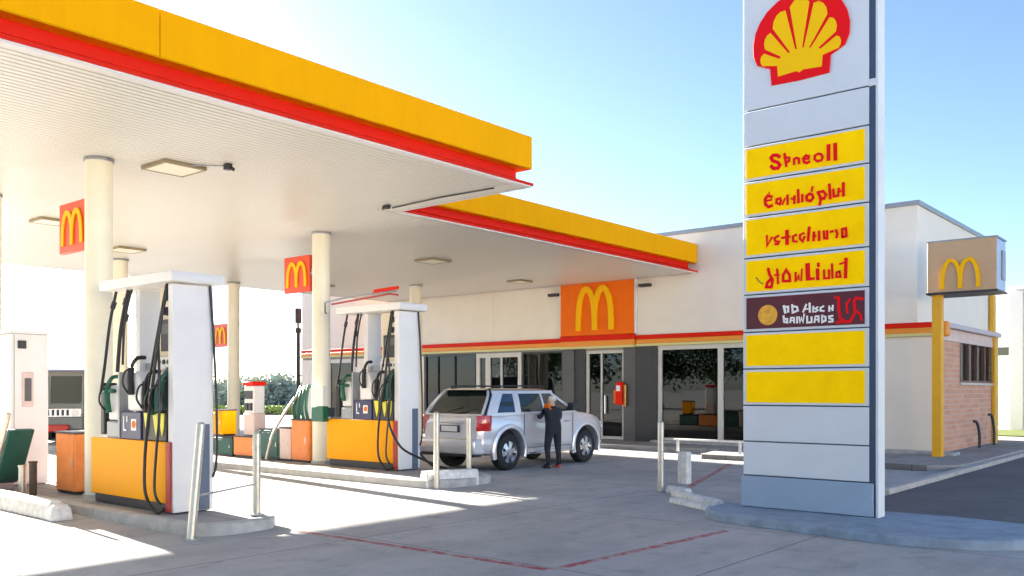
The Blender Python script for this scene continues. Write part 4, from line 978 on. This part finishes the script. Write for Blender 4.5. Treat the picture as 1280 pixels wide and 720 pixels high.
# pillars and window surrounds on both sides (follow the inclined side plane)
def sidep(y, t, off=.006):   # point on side of cabin at fraction t of height
    w = .90+(.72-.90)*max(t, 0)**1.3; return (w+off, y, 1.24+(1.76-1.24)*t)
def ya(t): return .10+(.52-.10)*max(t, 0)**1.15
def yb(t): return 3.62+(2.72-3.62)*max(t, 0)**.92
for s in (1, -1):
    pm = MB(); K = 8
    def strip(fa, fb, t0=0, t1=1, off=.010, th=.03):
        vs = []; 
        for q in range(K+1):
            t = t0+(t1-t0)*q/K; pa = sidep(fa(t), t, off); pb = sidep(fb(t), t, off)
            for p_ in (pa, pb): vs.append((s*p_[0], p_[1], p_[2]))
            for p_ in (pb, pa): vs.append((s*(p_[0]-th), p_[1], p_[2]))
        fs = []
        for q in range(K):
            a = 4*q; b = a+4
            for e in range(4): fs.append((a+e, a+(e+1) % 4, b+(e+1) % 4, b+e))
        fs += [(0, 1, 2, 3), (4*K, 4*K+1, 4*K+2, 4*K+3)]
        pm.add(vs, fs)
    strip(lambda t: ya(t)+.10, lambda t: ya(t)+.42+.0*t)            # rear pillar
    strip(lambda t: 1.16+.08*t, lambda t: 1.36+.08*t)               # pillar between rear quarter and door glass
    strip(lambda t: 2.20+.02*t, lambda t: 2.27+.02*t)               # centre pillar
    strip(lambda t: yb(t)-.18, lambda t: yb(t)-.05)                 # windscreen pillar
    strip(lambda t: ya(1)-.12*(1-t)+.05, lambda t: yb(1)+.02, .90, 1.04) # rail above the glass
    strip(lambda t: .25, lambda t: 3.45, -.04, .10)                 # belt line
    pm.build('window_surround', M_carp, car, smooth=True, angle=40)
    # quarter glass tinted blue
    qv = [sidep(.56, .12, .008), sidep(1.17, .12, .008), sidep(1.23, .88, .008), sidep(.86, .88, .008)]
    MB().add([(s*x, y, z) for x, y, z in qv]+[(s*(x-.01), y, z) for x, y, z in qv], [(0, 1, 2, 3), (7, 6, 5, 4), (0, 4, 5, 1), (1, 5, 6, 2), (2, 6, 7, 3), (3, 7, 4, 0)]).build('quarter_glass', M_carb, car)
    # door gaps, handle, mirror, running board, roof rail, tail light
    gl_ = MB()
    for y0 in (1.42, 2.24, 3.28): gl_.box(s*.952-.004, s*.952+.004, y0, y0+.014, .48, 1.26)
    gl_.box(s*.952-.004, s*.952+.004, 1.5, 3.28, .47, .48)
    gl_.build('door_gap', M_dark, car)
    for y0 in (2.05, 3.02): MB().box(min(s*.955, s*.985), max(s*.955, s*.985), y0-.10, y0+.10, 1.03, 1.07).build('door_handle', M_chrome, car, bevel=.01)
    mr_ = MB().prism([(2.95, 1.30), (3.16, 1.30), (3.18, 1.48), (3.0, 1.50)], min(s*1.0, s*1.2), max(s*1.0, s*1.2), 'x').box(min(s*.90, s*1.02), max(s*.90, s*1.02), 3.04, 3.12, 1.30, 1.36)
    mr_.build('wing_mirror', M_dark, car, bevel=.02)
    rb = MB().box(min(s*.84, s*1.0), max(s*.84, s*1.0), 1.52, 3.30, .33, .38); rb.build('running_board', M_chrome, car, bevel=.015)
    MB().tube([(s*.66, .75, 1.83), (s*.67, .9, 1.88), (s*.67, 2.3, 1.88), (s*.66, 2.5, 1.83)], .018, 8).build('roof_rail', M_dark, car, smooth=True)
    tl = MB(); lp_ = [(.80, -.012), (.90, .05), (.955, .16), (.962, .30)]
    rings = []
    for x, y in lp_:
        rings.append([(s*x, y-.02, .90), (s*(x+.018), y-.035, .98), (s*(x+.025), y-.035, 1.10), (s*(x+.008), y-.02, 1.24), (s*(x-.06), y+.05, 1.22), (s*(x-.06), y+.05, .92)])
    tl.loft(rings).build('tail_light', M_lens, car, smooth=True, angle=50)
    MB().prism([(4.50, .86), (4.80, .84), (4.72, 1.0), (4.52, 1.06)], min(s*.50, s*.80), max(s*.50, s*.80), 'x').build('headlight', mat('headlamp', (.7, .72, .75), .05, coat=1), car, bevel=.02)
    wheel(car, s*.80, .94, side=s); wheel(car, s*.80, 3.87, side=s)
# rear end
MB().prism([(-.17, .46), (-.14, .40), (.2, .38), (.2, .74), (-.12, .74), (-.18, .68)], -.86, .86, 'x').build('rear_bumper', M_carp, car, bevel=.035)
MB().prism([(-.14, .66), (.1, .66), (.1, .745), (-.15, .748)], -.70, .70, 'x').build('bumper_step', M_chrome, car, bevel=.012)
MB().box(-.8, .8, -.12, .15, .34, .395).build('bumper_underside', M_black, car, bevel=.01)
MB().box(-.30, .30, -.035, .0, .86, 1.02).build('plate_recess', M_dark, car, bevel=.01); MB().box(-.24, .24, -.045, -.036, .88, 1.0).build('number_plate', M_white, car)
MB().box(-.42, .42, -.05, .0, 1.06, 1.10).build('tailgate_trim', M_chrome, car, bevel=.01)
MB().tube([(-.1, .03, 1.30), (.1, .06, 1.36), (.32, .10, 1.42)], .012).build('rear_wiper', M_black, car)
# rear window surround (body coloured frame on the sloping rear)
def rearp(x, t, off=0):
    return (x, ya(t)-.012-off, 1.24+.52*t)
rs = MB()
for s in (1, -1): rs.tube([rearp(s*.86, .02), rearp(s*.82, .4), rearp(s*.74, .8), rearp(s*.66, 1.0)], .032, 8)
rs.tube([rearp(-.86, .0), rearp(0, -.02), rearp(.86, .0)], .035, 8)
rs.build('rear_surround', M_carp, car, smooth=True)
MB().prism([(.40, 1.79), (.62, 1.83), (.70, 1.83), (.48, 1.77)], -.64, .64, 'x').build('rear_spoiler', mat('black_roof', (0, 0, 0)), car, bevel=.01)

# truck at the far left
tr = thing('truck', 'dark truck with silver grille and red bumper between kiosk and column', 'truck', (-28.6, 12.0, 0), R(50))
# local: front towards -y
MB().prism([(0.0, .55), (0.02, 1.25), (.12, 2.35), (.35, 2.45), (3.4, 2.45), (3.5, 2.3), (3.5, .55)], -1.0, 1.0, 'x').build('cab', mat('truck_dark', (.16, .17, .17), .35, .2, coat=.6), tr, bevel=.05)
MB().prism([(-.01, 1.38), (.085, 2.22), (.12, 2.22), (.02, 1.38)], -.92, -.04, 'x').build('windscreen', M_carg, tr); MB().prism([(-.01, 1.38), (.085, 2.22), (.12, 2.22), (.02, 1.38)], .04, .92, 'x').build('windscreen', M_carg, tr)
MB().box(-.95, .95, -.06, .0, .95, 1.22).build('grille', M_chrome, tr, bevel=.02); gm = MB()
for q in range(9): gm.box(-.6+q*.14, -.53+q*.14, -.07, -.055, 1.0, 1.18)
gm.build('grille_slots', M_dark, tr)
MB().box(-1.02, .6, -.25, .1, .5, .72).build('bumper', M_pred, tr, bevel=.04)
for s in (1, -1): MB().cyl((s*.76, -.09, 1.08), (s*.76, -.055, 1.08), .10, 20).build('headlight', M_white, tr); wheel(tr, s*.85, .7, .42, .26, s); wheel(tr, s*.85, 2.8, .42, .26, s)

# ------------------------------------------------------------------ the person
def skin_mesh(name, joints, edges, m, parent=None, sub=2, root=0):
    me = bpy.data.meshes.new(name); me.from_pydata([j[:3] for j in joints], edges, []); me.materials.append(m)
    o = bpy.data.objects.new(name, me); col.objects.link(o)
    if parent: o.parent = parent
    sk = o.modifiers.new('skin', 'SKIN'); sk.use_smooth_shade = True
    for i, j in enumerate(joints): d = me.skin_vertices[0].data[i]; d.radius = (j[3], j[4] if len(j) > 4 else j[3])
    me.skin_vertices[0].data[root].use_root = True
    sb = o.modifiers.new('sub', 'SUBSURF'); sb.levels = sub; sb.render_levels = sub
    bpy.context.view_layer.update()
    nm = bpy.data.meshes.new_from_object(o.evaluated_get(bpy.context.evaluated_depsgraph_get()))
    o.modifiers.clear(); o.data = nm; nm.shade_smooth()
    return o
# local frame: faces -x (towards the car), y right along the car
pj = [(0, 0, .90, .15, .12), (.0, 0, 1.10, .135, .11), (-.02, 0, 1.28, .16, .12), (-.03, 0, 1.38, .10, .09), (-.045, 0, 1.44, .052, .052), (-.07, 0, 1.53, .085, .075), (-.075, 0, 1.61, .075, .07),
      (0, .09, .84, .095), (.0, .11, .48, .065), (.03, .12, .10, .042), (-.09, .13, .045, .038), (0, -.09, .84, .095), (-.05, -.11, .48, .065), (.01, -.12, .10, .042), (-.11, -.13, .045, .038),
      (-.03, .18, 1.34, .055), (-.10, .24, 1.12, .042), (-.30, .20, 1.08, .030), (-.03, -.18, 1.34, .055), (-.14, -.22, 1.14, .042), (-.30, -.14, 1.22, .030)]
pe = [(0, 1), (1, 2), (2, 3), (3, 4), (4, 5), (5, 6), (0, 7), (7, 8), (8, 9), (9, 10), (0, 11), (11, 12), (12, 13), (13, 14), (2, 15), (15, 16), (16, 17), (2, 18), (18, 19), (19, 20)]
pr = skin_mesh('person', pj, pe, M_cloth); pr.location = (-12.50, 16.40, 0); pr.rotation_euler = (0, 0, R(-12)); pr.scale = (1.15, 1.25, 1.0)
tag(pr, 'person in black clothes with pale hair standing at the side of the silver car', 'person')
pr.data.materials.append(M_skin)
for p in pr.data.polygons:
    z = p.center.z
    if z > 1.43 or (p.center.x < -.24 and z > .9): p.material_index = 1
hd = skin_mesh('hair', [(-.045, 0, 1.50, .078, .072), (-.05, 0, 1.60, .092, .086), (-.06, 0, 1.655, .07, .07)], [(0, 1), (1, 2)], M_hair, pr)
hd.location = (.028, 0, .012)
fc = MB(); fc.prism([(-.175, -.014), (-.150, -.016), (-.150, .016), (-.175, .014)], 1.535, 1.575); fc.build('nose', M_skin, pr, bevel=.006)
ey = MB()
for s in (1, -1): ey.cyl((-.152, s*.03, 1.585), (-.146, s*.03, 1.585), .011, 10)
ey.build('eyes', M_dark, pr); MB().box(-.155, -.147, -.022, .022, 1.50, 1.508).build('mouth', M_shoe, pr)
def hand(wx, wy, wz, d, up, name='hand'):
    d = Vector(d).normalized(); up = Vector(up).normalized(); sdv = d.cross(up).normalized(); w = Vector((wx, wy, wz))
    J = [(*w, .024, .018), (*(w+d*.05), .034, .016), (*(w+d*.085), .034, .015)]; E = [(0, 1), (1, 2)]
    for q, (off, ln) in enumerate(((-.030, .062), (-.010, .072), (.010, .068), (.029, .052))):
        b = w+d*.085+sdv*off; i = len(J)
        J += [(*b, .009), (*(b+d*ln*.5-up*.008), .0085), (*(b+d*ln-up*.03), .007)]; E += [(2, i), (i, i+1), (i+1, i+2)]
    b = w+d*.03-sdv*.034; i = len(J); J += [(*b, .011), (*(b+d*.035-sdv*.02-up*.01), .0095)]; E += [(1, i), (i, i+1)]
    return skin_mesh('hand', J, E, M_skin, pr, 1)
hand(-.30, .20, 1.08, (-1, .05, .05), (0, 0, 1)); hand(-.30, -.14, 1.22, (-.6, .35, .7), (-1, 0, 0))
for s, sx in ((1, 0), (-1, -.02)):
    sh = MB(); rings = []
    for q, (xx, hw, hh) in enumerate(((.07, .03, .05), (.03, .042, .085), (-.06, .048, .07), (-.13, .045, .045), (-.19, .03, .03))):
        rings.append([(sx+xx, s*.125-hw, .0), (sx+xx, s*.125+hw, .0), (sx+xx, s*.125+hw*.95, hh*.6), (sx+xx, s*.125+hw*.5, hh), (sx+xx, s*.125-hw*.5, hh), (sx+xx, s*.125-hw*.95, hh*.6)])
    sh.loft(rings).build('shoe', M_shoe if s == 1 else M_black, pr, smooth=True, angle=60)
o = MB().prism([(-.0, 0), (.16, 0), (.20, .12), (.15, .24), (.02, .26), (-.03, .12)], -.02, .03, 'y').build('orange_scarf', M_orange, pr, bevel=.02); o.location = (-.15, -.10, 1.22)

# ------------------------------------------------------------------ trees and hedge
def leaves(n, rx, rz, cz, m_i, size=.10, clumps=26, seed=1, cy=None, flat=.0):
    rnd = random.Random(seed); mb = MB(); cl = []
    for _ in range(clumps):
        while True:
            p = Vector((rnd.uniform(-1, 1), rnd.uniform(-1, 1), rnd.uniform(-1, 1)))
            if .25 < p.length < 1: break
        cl.append((Vector((p.x*rx, p.y*(cy or rx), cz+p.z*rz)), rnd.uniform(.22, .48)*rx, rnd.choice(m_i)))
    for i in range(n):
        c, r, mi = rnd.choice(cl)
        p = c+Vector((rnd.gauss(0, .5), rnd.gauss(0, .5), rnd.gauss(0, .42)))*r
        a = Vector((rnd.uniform(-1, 1), rnd.uniform(-1, 1), rnd.uniform(-1, 1))).normalized(); b = a.orthogonal().normalized(); s = size*rnd.uniform(.6, 1.4)
        mb.mi = mi; mb.add([p+a*s, p+b*s*.55, p-a*s, p-b*s*.55], [(0, 1, 2, 3)])
    return mb
def tree(name, lab, x, y, h, rx, seed, group, n=2600, trunk=.25, size=.16, lm=None):
    t = thing(name, lab, 'tree', (x, y, 0), 0, group); rnd = random.Random(seed)
    tb = MB(); th = h*.45
    tb.cyl((0, 0, -.05), (.05, .03, th), trunk, 12, trunk*.55)
    for k in range(6):
        a = rnd.uniform(0, 2*pi); z0 = th*rnd.uniform(.6, 1); e = (cos(a)*rx*.6, sin(a)*rx*.6, z0+h*.3*rnd.uniform(.6, 1.1)); tb.cyl((.04, .03, z0), e, trunk*.35, 8, trunk*.1)
    tb.build('trunk', M_bark, t, smooth=True)
    leaves(n, rx, h*.34, h*.64, [0, 0, 1, 2], size, 34, seed).build('crown', lm or M_leaf, t, normals=False)
    return t
# far low trees on the horizon at the left
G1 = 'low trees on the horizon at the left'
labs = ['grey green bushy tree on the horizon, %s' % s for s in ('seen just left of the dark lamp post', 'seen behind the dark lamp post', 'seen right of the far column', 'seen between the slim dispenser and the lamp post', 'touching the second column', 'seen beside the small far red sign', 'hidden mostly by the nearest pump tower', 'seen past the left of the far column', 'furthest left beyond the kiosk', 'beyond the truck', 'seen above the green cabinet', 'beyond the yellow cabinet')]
proto = tree('distant_tree', labs[0], 0, 0, 3.9, 2.6, 11, G1, 1500, .2, .22, M_leafhaze)
proto2 = tree('distant_tree', labs[1], 0, 0, 3.5, 3.0, 12, G1, 1500, .2, .22, M_leafhaze)
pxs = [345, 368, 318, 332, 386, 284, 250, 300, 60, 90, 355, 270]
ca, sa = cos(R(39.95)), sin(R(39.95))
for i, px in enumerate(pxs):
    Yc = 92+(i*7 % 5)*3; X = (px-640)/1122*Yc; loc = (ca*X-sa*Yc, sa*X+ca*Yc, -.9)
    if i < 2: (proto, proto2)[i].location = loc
    else: copy_tree((proto, proto2)[i % 2], labs[i], loc, R(i*77))
hg = thing('hedge', 'bright green low clipped hedge in the distance left of the lamp post', 'hedge', (-55.0, 38.5, 0), R(40))
mb = MB(); rnd = random.Random(5)
for i in range(3500):
    p = Vector((rnd.uniform(-4.5, 4.5), rnd.uniform(-.6, .6), rnd.uniform(0, 1)**.6*.62)); a = Vector((rnd.uniform(-1, 1), rnd.uniform(-1, 1), rnd.uniform(-1, 1))).normalized(); b = a.orthogonal(); s = .09
    mb.add([p+a*s, p+b*s*.6, p-a*s, p-b*s*.6], [(0, 1, 2, 3)])
mb.build('foliage', M_hedge, hg, normals=False); B(-4.4, 4.4, -.4, .4, -.05, .3).build('stems', M_bark, hg)
# trees across the road, seen in the store's glass
G2 = 'trees across the road mirrored in the store windows'
bases = [tree('roadside_tree', 'tall leafy tree across the road, nearest of the row', -20, -17, 8.0, 3.2, 21, G2, 4200, .25, .17), tree('roadside_tree', 'tall leafy tree across the road, second of the row', -27, -19, 9.0, 3.8, 22, G2, 4200, .28, .17)]
for i, (x, y, w_) in enumerate(((-34, -17, 'third'), (-41, -20, 'fourth'), (-48, -18, 'fifth'), (-56, -21, 'sixth'), (-13, -19, 'first'), (-6, -18, 'rightmost'))):
    copy_tree(bases[i % 2], 'tall leafy tree across the road, %s of the row' % w_, (x, y, 0), R(40*i+15))
